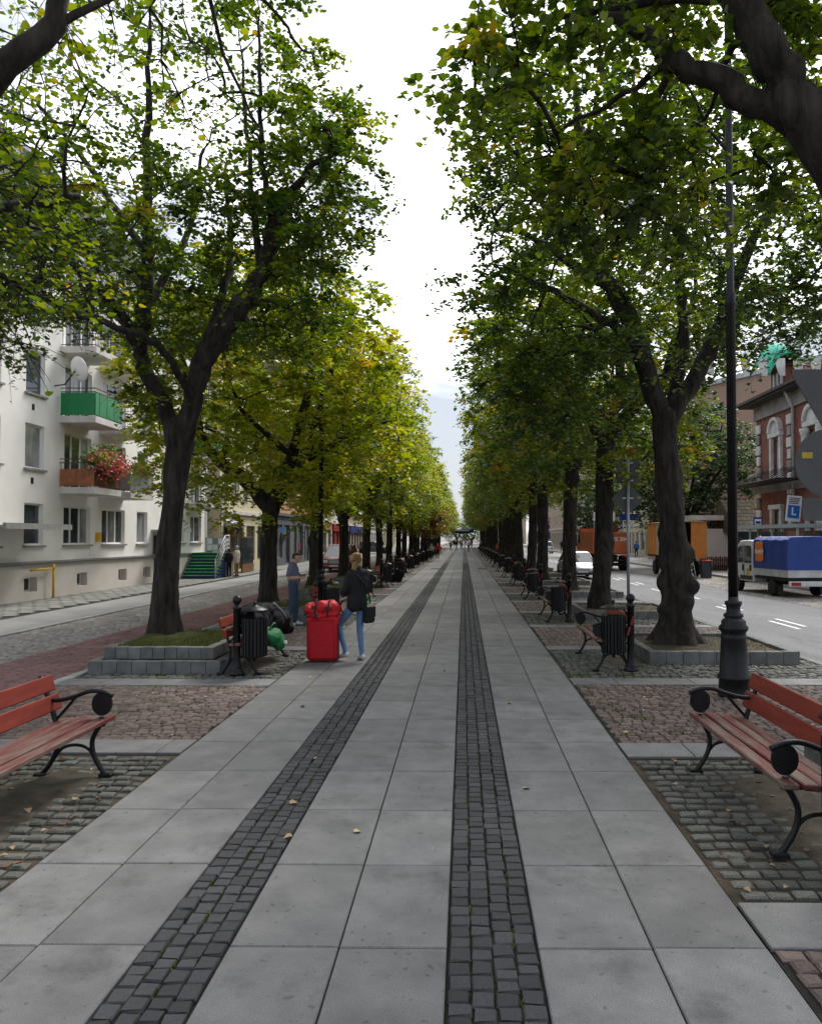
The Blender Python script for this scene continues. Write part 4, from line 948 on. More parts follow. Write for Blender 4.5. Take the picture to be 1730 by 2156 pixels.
# --- green steps, railing, notice board
M['step_blue'] = mat('dark_blue_riser', (.01, .03, .09), .6, var=.3)
M['step_green'] = mat('green_tread', (.06, .36, .10), .6, var=.3)
M['stone'] = mat('rubble_stone', (.16, .14, .12), .9, var=.35, scale=7, bump=.6, bscale=20)
st_ = thing('entrance_steps', 'green and blue entrance steps with a metal handrail beside the cream block', 'steps', (-13.9, 37.2, 0))
for i in range(8):
    p = MB(); p.box(.1, 1.7, i*.2, 2.2, i*.155, i*.155 + .12); o = p.build('riser', M['step_blue'], st_, fix=False)
    p = MB(); p.box(.08, 1.72, i*.2 - .03, i*.2 + .22, i*.155 + .12, i*.155 + .155); p.build('tread', M['step_green'], st_, fix=False)
for k, hgt in enumerate((.25, .45, .65, .9)):
    p = MB(); p.tube([(1.72, 0, hgt), (1.72, 1.5, 1.2 + hgt), (1.72, 2.2, 1.22 + hgt)], .022 if k < 3 else .03, 6); p.build('rail', M['rail_pale'], st_)
for y_ in (0, .75, 1.5, 2.2):
    p = MB(); p.tube([(1.72, y_, min(y_, 1.5)*.8), (1.72, y_, min(y_, 1.5)*.8 + .92)], .025, 6); p.build('baluster', M['rail_pale'], st_)
p = MB(); p.box(.1, 1.66, 2.25, 3.2, 0, 1.2); p.build('stone_base', M['stone'], st_, fix=False)
nb_ = thing('notice_board', 'grey glazed notice board on posts beside the green steps', 'notice board', (-12.75, 39.3, 0), R(30))
p = MB(); p.box(-.62, .62, -.05, .05, .95, 2.02); p.build('case', M['zinc'], nb_, fix=False)
for i in range(4):
    for j in range(3):
        p = MB(); p.box(-.54 + i*.28, -.30 + i*.28, -.062, -.056, 1.02 + j*.33, 1.30 + j*.33); p.build('paper', M['frame'] if (i + j) % 3 else M['greysheet'], nb_, fix=False)
for x in (-.45, .45): p = MB(); p.box(x - .04, x + .04, -.04, .04, -.1, .95); p.build('post', M['zinc'], nb_, fix=False)
# --- generic street houses
def grid_ops(u0, u1, z0, nfl, sh, nwin, ww=1.1, wh=1.65, panes=2, first=True, gsh=None):
    o = []
    for f in range(nfl):
        for k in range(nwin):
            c = u0 + (u1 - u0)*(k + .5)/nwin; za = z0 + sh*f + .9
            o.append(dict(u0=c - ww/2, u1=c + ww/2, z0=za, z1=za + wh, panes=panes, transom=.66, sill=True, sillm=M['concrete']))
    return o
def house(name, label, X, n_sign, y0, y1, wm, shop, nfl, sh, nwin, gz=3.3, roofm=None, depth=10, shopm=None, rise=2.5, detail=False, sign=None, trim=None):
    """street house: facade in the plane x = X, facing +x (n_sign 1) or -x"""
    h_ = thing(name, label, 'building', (X, y0, 0)); T = frame_mat((0, 0, 0), (0, 1, 0), (n_sign, 0, 0)); ln = y1 - y0
    top = gz + nfl*sh + .3
    facade(h_, T, 0, ln, gz, top, grid_ops(0, ln, gz, nfl, sh, nwin), wm, name='upper_wall', detail=detail)
    so_ = []
    k = max(1, int(ln/2.2))
    for i in range(k):
        a = ln*i/k + .3; b = ln*(i+1)/k - .3
        so_.append(dict(u0=a, u1=b, z0=.05 if i % 3 == 1 else .55, z1=gz - .75, panes=1 if i % 3 != 1 else 2, name='door' if i % 3 == 1 else 'shop_window', sill=False, frm=shop, t=.09))
    facade(h_, T, 0, ln, -.1, gz, so_, shopm or wm, name='shop_front', detail=detail)
    shell(h_, T, 0, ln, -.1, top, depth, wm)
    tm = trim or M['concrete']
    p = MB(); p.box(0, ln, 0, .14, gz - .12, gz + .08); p.box(-.05, ln + .05, 0, .38, top - .28, top); p.box(0, ln, 0, .2, top - .55, top - .28)
    for i in range(int(ln/.6)): p.box(i*.6 + .2, i*.6 + .4, .2, .34, top - .45, top - .28)
    o = link('cornice', p.mesh('cornice', tm), h_); o.matrix_local = T
    pitched(h_, T, 0, ln, top + .01, depth, rise, roofm or M['roof'], .35, gut=True)
    if sign:
        p = MB(); p.box(sign[0], sign[1], .02, .16, sign[2], sign[3]); o = link('shop_sign', p.mesh('shop_sign', sign[4]), h_); o.matrix_local = T
    return h_
M['yellow_r'] = mat('pale_yellow_render', (.60, .53, .36), .9, var=.08, scale=1)
M['white_r'] = mat('off_white_render', (.62, .60, .56), .9, var=.08, scale=1)
M['orange_r'] = mat('salmon_render', (.56, .30, .17), .9, var=.08, scale=1)
M['grey_r'] = mat('slate_grey_shopfront', (.12, .125, .14), .6, var=.1, scale=1)
M['blue_sign'] = mat('blue_sign', (.012, .02, .22), .4, var=.1)
M['gold_sign'] = mat('gold_sign', (.30, .20, .035), .4, var=.1)
M['red_sign'] = mat('crimson_sign', (.45, .015, .06), .4, var=.1)
M['red_front'] = mat('red_shop_front', (.38, .045, .035), .5, var=.12)
M['tan_r'] = mat('tan_render', (.40, .31, .22), .9, var=.1, scale=1)
M['wood'] = mat('varnished_wood', (.20, .10, .035), .5, var=.3, scale=4, stretch=(1, 1, 8))
h2 = house('cream_townhouse', 'ornate cream townhouse with a canopied doorway next to the cream block', -13.6, 1, 42.2, 52.2, M['yellow_r'], M['wood'], 3, 3.0, 5, 3.5, M['darkroof'], detail=True, shopm=M['yellow_r'])
dr = MB(); dr.prism([(.0, 3.05), (.75, 2.75), (.75, 2.6), (0, 2.7)], .6, 2.6, 'xz'); o = dr.build('door_hood', M['zinc'], h2)
dr = MB(); dr.box(.0, .12, .8, 2.4, 1.95, 2.62); o = dr.build('door_sign', M['wood'], h2, fix=False)
for yy in (.55, 2.65):
    dr = MB(); dr.lathe([(.02, 2.25), (.08, 2.3), (.1, 2.5), (.12, 2.52), (.02, 2.62)], 8, (.22, yy, 0)); dr.build('wall_lantern', M['iron'], h2)
for k in range(9):
    dr = MB(); dr.cbox(.0, .07, .15, .55, .1 + k*.36, .43 + k*.36, .02); dr.build('quoin', M['yellow_r'], h2, fix=False)
aw = MB(); aw.box(.9, .96, 1.2, 3.4, .45, 2.0); o = aw.build('glass_screen', M['glass'], h2, fix=False)
aw = MB(); aw.box(.0, .95, 1.15, 3.45, 1.98, 2.06); aw.box(.88, .98, 1.15, 3.45, .0, .45); o = aw.build('porch_frame', M['wood'], h2, fix=False)
h3 = house('corner_shop', 'salmon house over a slate-grey shop front with large windows', -13.2, 1, 53.2, 65, M['orange_r'], M['grey_r'], 2, 3.0, 5, 3.7, M['darkroof'], shopm=M['grey_r'], trim=M['grey_r'], detail=True)
o = MB().box(.02, .5, .9, .96, 2.35, 2.75).build('projecting_sign', mat('light_blue_sign', (.18, .35, .6), .4), h3, fix=False)
o = MB().box(.02, .1, 1.2, 2.4, 1.75, 2.2).build('shop_sign', M['iron'], h3, fix=False)
for yy in (4.4, 8.0): MB().box(-.1, -.08, yy, yy + .5, 1.0, 1.6).build('poster', M['red_sign'], h3, fix=False)
house('townhouse', 'cream house with a gold shop sign beyond the slate-grey shop', -13.2, 1, 66, 76, M['white_r'], M['gold_sign'], 2, 3.0, 4, 3.6, M['roof'], sign=(3, 9, 2.75, 3.4, M['gold_sign']))
house('townhouse', 'house with a crimson shop sign and red shop front on the left', -13.3, 1, 76.4, 86, M['white_r'], M['red_front'], 2, 2.9, 4, 3.5, M['roof'], shopm=M['red_front'], sign=(.5, 8, 2.7, 3.45, M['red_sign']))
house('townhouse', 'pale house with a long blue shop sign on the left', -13.4, 1, 88, 104, M['tan_r'], M['blue_sign'], 2, 3.0, 6, 3.5, M['roof'], sign=(1, 14, 2.6, 3.4, M['blue_sign']))
house('townhouse', 'off-white house farthest along the left street', -13.5, 1, 106, 128, M['white_r'], M['frame'], 3, 3.0, 8, 3.5, M['roof'])
house('townhouse', 'yellow house closing the far left end of the street', -13.5, 1, 129, 150, M['yellow_r'], M['frame'], 3, 3.0, 8, 3.5, M['roof'])
# right-hand far row
house('townhouse', 'yellow rendered house behind the orange dump truck', 19.6, -1, 78, 96, M['yellow_r'], M['frame'], 2, 3.0, 6, 3.4, M['roof'], detail=True)
house('townhouse', 'cream house with a balcony band and orange front on the far right row', 18.6, -1, 97, 112, M['yellow_r'], M['yellowp'], 3, 3.0, 5, 3.4, M['roof'], shopm=M['white_r'])
house('townhouse', 'tall white house with a red tiled roof on the far right row', 18.0, -1, 113, 134, M['white_r'], M['frame'], 4, 2.9, 7, 3.4, M['roof'], rise=4)
house('townhouse', 'tan stone house beyond the tall white one on the right', 17.6, -1, 135, 160, M['tan_r'], M['frame'], 3, 3.1, 8, 3.6, M['roof'], rise=4)
house('townhouse', 'pale house at the far end of the right row', 17.4, -1, 161, 200, M['white_r'], M['frame'], 3, 3.0, 11, 3.6, M['roof'])
# --- big salmon gable behind the right-hand tree
M['salmon'] = mat('salmon_wall', (.40, .245, .185), .9, scale=.35, col2=(.36, .27, .20), bump=.2, bscale=60)
gb = thing('gable_building', 'large blank salmon-brown gable wall behind the leafy street tree', 'building', (17.4, 58, 0))
p = MB(); p.prism([(0, -.1), (22, -.1), (22, 16.4), (14, 16.6), (0, 13.3)], 0, 14, 'xz'); p.build('wall', M['salmon'], gb)
p = MB(); p.prism([(-.2, 13.25), (14, 16.55), (22.2, 16.35), (22.2, 16.75), (14, 16.95), (-.2, 13.6)], -.25, 14.2, 'xz'); p.build('roof', M['zinc'], gb)
# --- red brick house with white dressings: facade plane x = 16, facing -x
M['brick'] = mat('red_brick', (.235, .088, .066), .85, var=.25, scale=4, bump=.3, bscale=40)
M['dress'] = mat('weathered_white_stucco', (.46, .45, .43), .85, scale=1.6, col2=(.74, .73, .71), lo=.3, hi=.6, bump=.3, bscale=30)
M['grime'] = mat('weathered_grey_stucco', (.19, .18, .165), .85, scale=1.2, col2=(.36, .34, .32), bump=.3, bscale=30)
rh = thing('brick_villa', 'ornate red brick house with white stucco dressings and dark cornice on the right', 'building', (16, 30, 0))
T = frame_mat((0, 0, 0), (0, 1, 0), (-1, 0, 0))
ops = []
for u in (8.45, 1.4, 2.9, 4.4):
    ops.append(dict(u0=u, u1=u + .85, z0=5.15, z1=7.0, panes=2, transom=.55, sill=True, sillm=M['dress'], frm=M['frame']))
    ops.append(dict(u0=u, u1=u + .85, z0=.9, z1=3.3, panes=2, transom=.6, sill=True, sillm=M['dress'], frm=M['frame']))
facade(rh, T, -4, 11.6, -.1, 8.35, ops, M['brick'], rev=.22)
shell(rh, T, -4, 11.6, -.1, 9.4, 12, M['brick'])
for u in (8.45, 1.4, 2.9, 4.4):
    for z0_, z1_ in ((5.15, 7.0), (.9, 3.3)):
        p = MB(); p.box(u - .28, u - .02, 0, .14, z0_ - .2, z1_ + .15); p.box(u + .87, u + 1.13, 0, .14, z0_ - .2, z1_ + .15); p.box(u - .34, u + 1.19, 0, .2, z1_ + .15, z1_ + .38); p.box(u - .36, u + 1.21, 0, .2, z0_ - .42, z0_ - .2)
        if z0_ > 5:
            p.prism([(u + .425 + .55*math.cos(R(180*k/12)), z1_ + .38 + .55*math.sin(R(180*k/12))) for k in range(13)], .0, .1, 'xz')
            n_ = 12
            for k in range(n_):
                a0, a1 = R(180*k/n_), R(180*(k+1)/n_)
                p.prism([(u + .425 + q*math.cos(a), z1_ + .42 + q*math.sin(a)) for q, a in ((.58, a0), (.74, a0), (.74, a1), (.58, a1))], .0, .24, 'xz')
        o = link('window_surround', p.mesh('window_surround', M['dress']), rh); o.matrix_local = T
for u in (10.9, 7.0):
    for k in range(14):
        wd = .55 if k % 2 else .38
        p = MB(); p.cbox(u + (.27 - wd/2), u + .27 + wd/2, 0, .12, .1 + k*.575, .6 + k*.575, .04); o = link('quoin', p.mesh('quoin', M['dress'] if k % 3 else M['grime']), rh); o.matrix_local = T
p = MB(); p.box(-4, 11.65, 0, .16, 4.35, 4.62); p.box(-4, 11.7, 0, .3, 4.62, 4.72); o = link('storey_band', p.mesh('storey_band', M['grime']), rh); o.matrix_local = T
p = MB(); p.box(-4, 11.7, 0, .12, 8.35, 9.1); o = link('frieze', p.mesh('frieze', M['grime']), rh); o.matrix_local = T
for k in range(22):
    p = MB(); p.prism([(.0, 8.4), (.2, 8.55), (.42, 8.95), (.42, 9.1), (0, 9.1)], k*.7 - 3.7, k*.7 - 3.5, 'yz'); q = MB()
    P = [(v[1], v[0], v[2]) for v in p.v]; q.add(P, p.f); o = link('bracket', q.mesh('bracket', M['dress']), rh); o.matrix_local = T
p = MB(); p.box(-4.1, 12.2, 0, .75, 9.1, 9.2); p.box(-4.1, 12.3, 0, .9, 9.2, 9.34); o = link('cornice', p.mesh('cornice', M['darkroof']), rh); o.matrix_local = T
p = MB(); p.tube([(6.75, .12, 0), (6.75, .12, 8.3), (6.75, .5, 9.1)], .07, 8); o = link('downpipe', p.mesh('downpipe', M['rail_pale']), rh); o.matrix_local = T
p = MB(); p.box(8.0, 9.8, -1.0, -.1, 9.34, 10.6); p.prism([(7.8, 10.6), (10.0, 10.6), (8.9, 11.2)], -1.1, .05, 'xz'); o = link('dormer', p.mesh('dormer', M['brick']), rh); o.matrix_local = T
p = MB()
for u in (8.3, 8.75, 9.2): p.box(u, u + .12, -.12, .0, 9.4, 10.4)
o = link('dormer_window', p.mesh('dormer_window', M['frame']), rh); o.matrix_local = T
pitched(rh, T, -4, 11.6, 9.42, 12, 2.5, M['darkroof'], .2, gut=False)
p = MB(); p.box(5.5, 11.8, 0, 1.3, 4.74, 4.80)
for u in np.arange(5.6, 11.8, .6): p.tube([(u, 1.3, 4.8), (u, .05, 5.5)], .02, 5)
p.tube([(5.5, 1.3, 4.8), (11.8, 1.3, 4.8)], .03, 5); o = link('iron_canopy', p.mesh('iron_canopy', M['iron']), rh); o.matrix_local = T
for u in (1.0, 2.3, 3.6, 5.3):
    p = MB(); p.lathe([(.22, 4.9), (.17, 5.0), (.155, 6.7), (.22, 6.9), (.24, 7.05)], 10, (u, .2, 0)); o = link('column', p.mesh('column', M['dress']), rh); o.matrix_local = T
# green debris netting draped over the dormer
gn = MB(); n = 14; r_ = np.random.default_rng(5); M['net'] = mat('green_netting', (.03, .40, .27), .8, var=.3, scale=6)
P = []; F = []
for j in range(n):
    for i in range(n):
        u, v = i/(n-1)*2 - 1, j/(n-1)*2 - 1; d = math.hypot(u, v)
        P.append((-.1 + v*.95, 8.9 + u*1.35*(1 + .25*max(0, d-.4)), 12.0 - .85*d**1.7 - .35*max(0, -v)*d + .07*math.sin(u*7) + r_.normal(0, .025)))
for j in range(n-1):
    for i in range(n-1): F.append((j*n+i, j*n+i+1, (j+1)*n+i+1, (j+1)*n+i))
gn.add(P, F, 0, True); o = gn.build('debris_netting', M['net']); o.location = (16, 30, 0); o.modifiers.new('thick', 'SOLIDIFY').thickness = .02
tag(o, 'turquoise-green netting draped over the dormer of the red brick house', 'netting')
# --- low house with brown tiled roof, white kiosk wall, lattice, fence, shelter
M['brown_tile'] = mat('brown_tile', (.085, .075, .045), .85, var=.35, scale=5, rand=.2)
lh = thing('tiled_cottage', 'low cottage with a mossy brown tiled roof beside the brick house', 'building', (16.2, 44.5, 0))
p = MB(); p.box(0, 6, 0, 5, -.1, 2.4); p.build('wall', M['white_r'], lh, fix=False)
p = MB(); p.add([(-.4, -.4, 2.3), (6.4, -.4, 2.3), (6.4, 2.6, 4.3), (-.4, 2.6, 4.3), (-.4, 5.4, 2.3), (6.4, 5.4, 2.3)], [(0, 1, 2, 3), (3, 2, 5, 4), (0, 3, 4), (1, 5, 2)]); rf = p.build('roof', M['brown_tile'], lh)
for j in range(9):
    for i in range(22):
        t = j/9; p0 = MB(); p0.box(0, .29, 0, .36, 0, .035); 
        if j == 0 and i == 0: tile = p0.mesh('tile', M['brown_tile'])
        o = link('tile', tile, rf, (-.38 + i*.305, -.4 + t*3.0, 2.33 + t*2.0)); o.rotation_euler = (R(33.7), 0, 0)
kw = thing('kiosk', 'white-walled kiosk with a dark lattice under its roof behind the orange wagon', 'kiosk', (15.2, 46.5, 0))
p = MB(); p.box(-1.2, 2.6, 0, 3, .35, 2.55); p.build('wall', M['white_r'], kw, fix=False)
for k in range(12):
    for s in (-1, 1):
        p = MB(); a = -1.2 + k*.32; p.add([(a, -.03, 2.55 if s > 0 else 3.05), (a + .05, -.03, 2.55 if s > 0 else 3.05), (a + .5, -.03, 3.05 if s > 0 else 2.55), (a + .45, -.03, 3.05 if s > 0 else 2.55), (a, 0, 2.55 if s > 0 else 3.05), (a + .05, 0, 2.55 if s > 0 else 3.05), (a + .5, 0, 3.05 if s > 0 else 2.55), (a + .45, 0, 3.05 if s > 0 else 2.55)], [(0, 1, 2, 3), (4, 7, 6, 5), (0, 3, 7, 4), (1, 5, 6, 2)]); p.build('lattice_slat', M['darkroof'], kw)
p = MB(); p.box(-1.4, 2.8, -.2, 3.2, 3.06, 3.36); p.build('fascia', M['concrete'], kw, fix=False)
p = MB(); p.add([(1.2, -.25, 3.5), (3.0, -.25, 4.1), (3.0, -.25, 3.35), (1.2, -.2, 3.5), (3.0, -.2, 4.1), (3.0, -.2, 3.35)], [(0, 1, 2), (5, 4, 3), (0, 3, 4, 1), (1, 4, 5, 2), (0, 2, 5, 3)]); p.build('orange_pennant_sign', M['yellowp'], kw)
fn = thing('picket_fence', 'brown wooden picket fence in front of the white kiosk', 'fence', (13.9, 45, 0))
for k in range(26): p = MB(); p.box(k*.13, k*.13 + .1, 0, .025, .05, .85 + (.04 if k % 2 else 0)); p.build('picket', M['railing'], fn, fix=False)
for z in (.25, .65): p = MB(); p.box(0, 3.4, .026, .06, z, z + .06); p.build('rail', M['railing'], fn, fix=False)
bs = thing('bus_shelter', 'glass and grey-blue steel bus shelter behind the blue flatbed', 'bus shelter', (14.6, 31.5, 0)); M['steel_b'] = mat('grey_blue_steel', (.30, .37, .40), .45, var=.1)
M['clear'] = glass('shelter_glass', (.10, .13, .13), .08)
p = MB(); p.box(-.9, .7, 0, 8, 2.42, 2.58); p.build('roof', M['steel_b'], bs, fix=False)
for x in (-.8, .6):
    for y_ in (.1, 2.7, 5.3, 7.8): p = MB(); p.box(x - .04, x + .04, y_ - .04, y_ + .04, 0, 2.42); p.build('post', M['steel_b'], bs, fix=False)
for y_ in (.16, 2.76, 5.36): p = MB(); p.box(.59, .61, y_, y_ + 2.4, .3, 2.3); p.build('pane', M['clear'], bs, fix=False)
p = MB(); p.box(-.7, .5, 7.79, 7.81, .3, 2.3); p.build('pane', M['clear'], bs, fix=False)
# end of the avenue
house('townhouse', 'distant house with a reddish roof closing the end of the avenue', 9, -1, 232, 262, M['tan_r'], M['frame'], 3, 3, 4, 3.4, M['roof'], rise=5)
# ---------------------------------------------------------------- vehicles
M['tyre'] = mat('tyre', (.014, .014, .015), .85, var=.2)
M['rim'] = mat('wheel_rim', (.32, .33, .34), .35, var=.15, metal=.7)
M['carglass'] = glass('car_glass', (.035, .045, .05), .05)
M['chrome'] = mat('chrome_trim', (.55, .56, .58), .2, var=.05, metal=.9)
M['headlight'] = mat('headlight', (.6, .62, .65), .15, var=.05, spec=.8)
M['tail'] = mat('tail_light', (.35, .01, .008), .25, var=.1)
M['blackplastic'] = mat('black_plastic', (.02, .02, .022), .6, var=.2)
M['plate'] = mat('number_plate', (.62, .63, .64), .5, var=.05)
M['plateblue'] = mat('plate_blue', (.02, .06, .35), .5, var=.05)
def wheel(parent, x, y, r, w_=.2, side=1):
    m_ = MB(); Rm = Matrix.Translation((x, y, r)) @ Matrix.Rotation(R(90), 4, 'Y')
    m_.lathe([(r*.62, -w_/2), (r*.93, -w_/2), (r, -w_*.35), (r, w_*.35), (r*.93, w_/2), (r*.62, w_/2)], 22, M=Rm); t = m_.build('tyre', M['tyre'], parent)
    m_ = MB(); m_.lathe([(r*.63, -w_*.4), (r*.55, -w_*.42*1), (r*.2, -w_*.3), (r*.15, -w_*.44), (.001, -w_*.44), (.001, w_*.44), (r*.15, w_*.44), (r*.2, w_*.3), (r*.55, w_*.42), (r*.63, w_*.4)], 16, M=Rm); m_.build('rim', M['rim'], t)
TMP = bpy.data.scenes.new('workbench')                  # modifiers are applied in an empty scene, which is removed at the end
def evaluated(o):
    TMP.collection.objects.link(o); TMP.view_layers[0].update()
    me = bpy.data.meshes.new_from_object(o.evaluated_get(TMP.view_layers[0].depsgraph)); bpy.data.objects.remove(o); return me
def text(s, size, m, parent, Mx, name='lettering', ext=.004, bold=0):
    cu = bpy.data.curves.new(name, 'FONT'); cu.body = s; cu.size = size; cu.extrude = ext; cu.offset = bold; cu.align_x = 'CENTER'; cu.align_y = 'CENTER'
    o = bpy.data.objects.new('tmp', cu); me = evaluated(o)
    me.materials.clear(); me.materials.append(m); t = link(name, me, parent); t.matrix_local = Mx; return t
def car(name, label, loc, rz, L_, W_, H_, paint, suv=False, plate='', boxy=False):
    c = thing(name, label, 'car', loc, rz); w_ = W_/2; belt = H_*.60; hood = H_*(.60 if suv else .55)
    # stations along the length: y, half width factor, top height, bottom height
    st = [(-L_/2, .86, hood*.88, .30), (-L_/2 + .10, .95, hood*.97, .24), (-L_*.40, 1, belt if (suv or boxy) else hood, .2), (-L_*.25, 1, belt, .2), (0, 1, belt, .2), (L_*.17, 1, belt, .2), (L_*.24, 1, belt*.985, .2), (L_*.40, .985, hood*.93, .2), (L_/2 - .12, .95, hood*.82, .22), (L_/2, .84, hood*.70, .28)]
    P = []; n = 12
    for (y, f, zt, zb) in st:
        a = w_*f; sec = [(0, zb), (a*.80, zb), (a*.97, zb + .10), (a, (zt+zb)*.5), (a*.975, zt - .10), (a*.90, zt - .015), (0, zt)]
        ring_ = [(x, z) for x, z in sec] + [(-x, z) for x, z in sec[-2:0:-1]]; n = len(ring_); P += [(x, y, z) for x, z in ring_]
    F = []
    for i in range(len(st) - 1):
        for k in range(n): q = (k+1) % n; F.append((i*n+k, i*n+q, (i+1)*n+q, (i+1)*n+k))
    F.append(tuple(range(n))); F.append(tuple((len(st)-1)*n + k for k in range(n)))
    m_ = MB(); m_.add(P, F, 0, True); bd = m_.build('body', paint, c)
    md = bd.modifiers.new('edge', 'BEVEL'); md.width = .015; md.segments = 2; md.limit_method = 'ANGLE'; md.angle_limit = R(50)
    ya, yb, yc, yd = (-L_*.46, -L_*.38, L_*.06, L_*.24) if (suv or boxy) else (-L_*.36, -L_*.20, L_*.05, L_*.23)
    z0, z1 = belt - .03, H_; wb, wt = w_*.9, w_*.70
    m_ = MB(); m_.add([(-wb, ya, z0), (wb, ya, z0), (wb, yd, z0), (-wb, yd, z0), (-wt, yb, z1 - .05), (wt, yb, z1 - .05), (wt, yc, z1 - .05), (-wt, yc, z1 - .05)], [(0, 1, 5, 4), (1, 2, 6, 5), (2, 3, 7, 6), (3, 0, 4, 7), (4, 5, 6, 7)])
    m_.build('window', M['carglass'], c)
    m_ = MB(); e = .035
    m_.add([(-wt - .03, yb - .04, z1 - .06), (wt + .03, yb - .04, z1 - .06), (wt + .03, yc + .04, z1 - .06), (-wt - .03, yc + .04, z1 - .06), (-wt*.9, yb + .1, z1), (wt*.9, yb + .1, z1), (wt*.9, yc - .08, z1), (-wt*.9, yc - .08, z1)], [(0, 1, 5, 4), (1, 2, 6, 5), (2, 3, 7, 6), (3, 0, 4, 7), (4, 5, 6, 7), (3, 2, 1, 0)])
    rf = m_.build('roof', paint, c)
    for s in (-1, 1):
        m_ = MB()
        for (y0_, y1_) in ((ya, yb), (yd, yc)): m_.tube([(s*(wb + .01), y0_, z0), (s*(wt + .012), y1_, z1 - .05)], .035, 6)
        ym = (yb + yc)/2; m_.tube([(s*(wb + .012), ym, z0), (s*(wt + .014), ym, z1 - .05)], .03, 6); m_.build('pillar', paint, c)
        m_ = MB(); m_.cbox(s*w_*.62 - w_*.22, s*w_*.62 + w_*.22, L_/2 - .10, L_/2 + .004, hood*.56, hood*.72, .02); m_.build('headlight', M['headlight'], c)
        m_ = MB(); m_.cbox(s*w_*.75 - w_*.12, s*w_*.75 + w_*.12, -L_/2 - .01, -L_/2 + .08, hood*.62, hood*.86, .02); m_.build('tail_light', M['tail'], c)
        m_ = MB(); m_.ball((s*(w_ + .07), yd - .12, belt + .05), (.09, .05, .06), 8, 6); m_.build('mirror', paint, c)
        wr = .33 if suv else .30
        wheel(c, s*(w_ - .08), L_*.31, wr, .2); wheel(c, s*(w_ - .08), -L_*.29, wr, .2)
        for yy in (L_*.31, -L_*.29):
            m_ = MB(); m_.lathe([(wr*1.16, 0), (wr*1.16, .012), (.01, .012)], 18, M=Matrix.Translation((s*(w_ - .004) - (.012 if s > 0 else 0), yy, wr)) @ Matrix.Rotation(R(90), 4, 'Y')); m_.build('wheel_arch', M['blackplastic'], c)
    m_ = MB(); m_.cbox(-w_*.36, w_*.36, L_/2 - .06, L_/2 + .012, hood*.52, hood*.76, .015); g = m_.build('grille', M['chrome'] if not suv else M['blackplastic'], c)
    for k in range(4): m_ = MB(); z = hood*(.55 + .05*k); m_.box(-w_*.33, w_*.33, L_/2 + .012, L_/2 + .018, z, z + .02); m_.build('grille_bar', M['blackplastic'] if not suv else M['chrome'], g, fix=False)
    m_ = MB(); m_.cbox(-w_*.95, w_*.95, L_/2 - .15, L_/2 + .06, .28, hood*.46, .04); m_.build('front_bumper', M['blackplastic'] if not suv else paint, c)
    m_ = MB(); m_.cbox(-w_*.95, w_*.95, -L_/2 - .06, -L_/2 + .15, .30, hood*.5, .04); m_.build('rear_bumper', M['blackplastic'] if not suv else paint, c)
    for y_ in (L_/2 + .066, -L_/2 - .066):
        m_ = MB(); m_.box(-.25, .25, min(y_, y_ - .008), max(y_, y_ + .008) - .008, .34, .44); m_.build('number_plate', M['plate'], c, fix=False)
    return c
PT = lambda n, col: mat(n, col, .38, var=.06, scale=2, coat=.25, metal=.0)
car('sedan_car', 'silver older sedan with a wide chrome grille driving towards the camera', (5.95, 40.2, -.09), math.pi, 4.3, 1.66, 1.36, PT('silver_paint', (.22, .23, .245)), False)
car('suv_car', 'dark red estate car parked behind the trees on the left street', (-7.55, 46.4, -.035), math.pi, 4.4, 1.8, 1.62, PT('dark_red_paint', (.22, .012, .015)), True)
car('suv_car', 'grey hatchback standing crosswise at the far left side street', (-11.6, 98, -.03), R(-97), 4.4, 1.8, 1.55, PT('grey_paint', (.11, .12, .135)), True)
car('estate_car', 'white estate car with a red-striped rear far down the right street', (10.9, 102, -.09), 0, 4.2, 1.8, 1.6, PT('white_paint', (.62, .62, .62)), True, boxy=True)
# --- flatbed with the blue tarpaulin
M['truck_white'] = mat('truck_white', (.62, .62, .60), .35, var=.08, scale=2, coat=.3)
M['tarp'] = mat('blue_tarpaulin', (.012, .045, .23), .5, var=.18, scale=1.5, bump=.3, bscale=4)
M['logo_o'] = mat('orange_print', (.72, .17, .012), .6, var=.06)
M['dropside'] = mat('aluminium_dropside', (.42, .43, .43), .45, scale=3, col2=(.58, .58, .57), metal=.25)
M['white_print'] = mat('white_print', (.75, .75, .74), .6, var=.03)
M['chassis'] = mat('chassis_black', (.02, .018, .016), .8, var=.3)
fb = thing('flatbed_truck', 'white flatbed van with a blue tarpaulin cover parked on the right', 'truck', (12.02, 26.35, -.085), R(5))
w_ = .9
cyy = lambda y: 4.85 - (4.98 - y)*1.2
prof = [(3.02, .42), (4.02, .42), (4.12, .32), (4.85, .34), (4.98, .62), (4.95, .82), (4.62, 1.02), (4.12, 1.83), (3.95, 1.97), (3.4, 2.0), (3.02, 1.97)]
m_ = MB(); m_.prism([(cyy(a), b) for a, b in prof], -w_, w_, 'yz'); cab = m_.build('cab', M['truck_white'], fb); md = cab.modifiers.new('edge', 'BEVEL'); md.width = .05; md.segments = 3
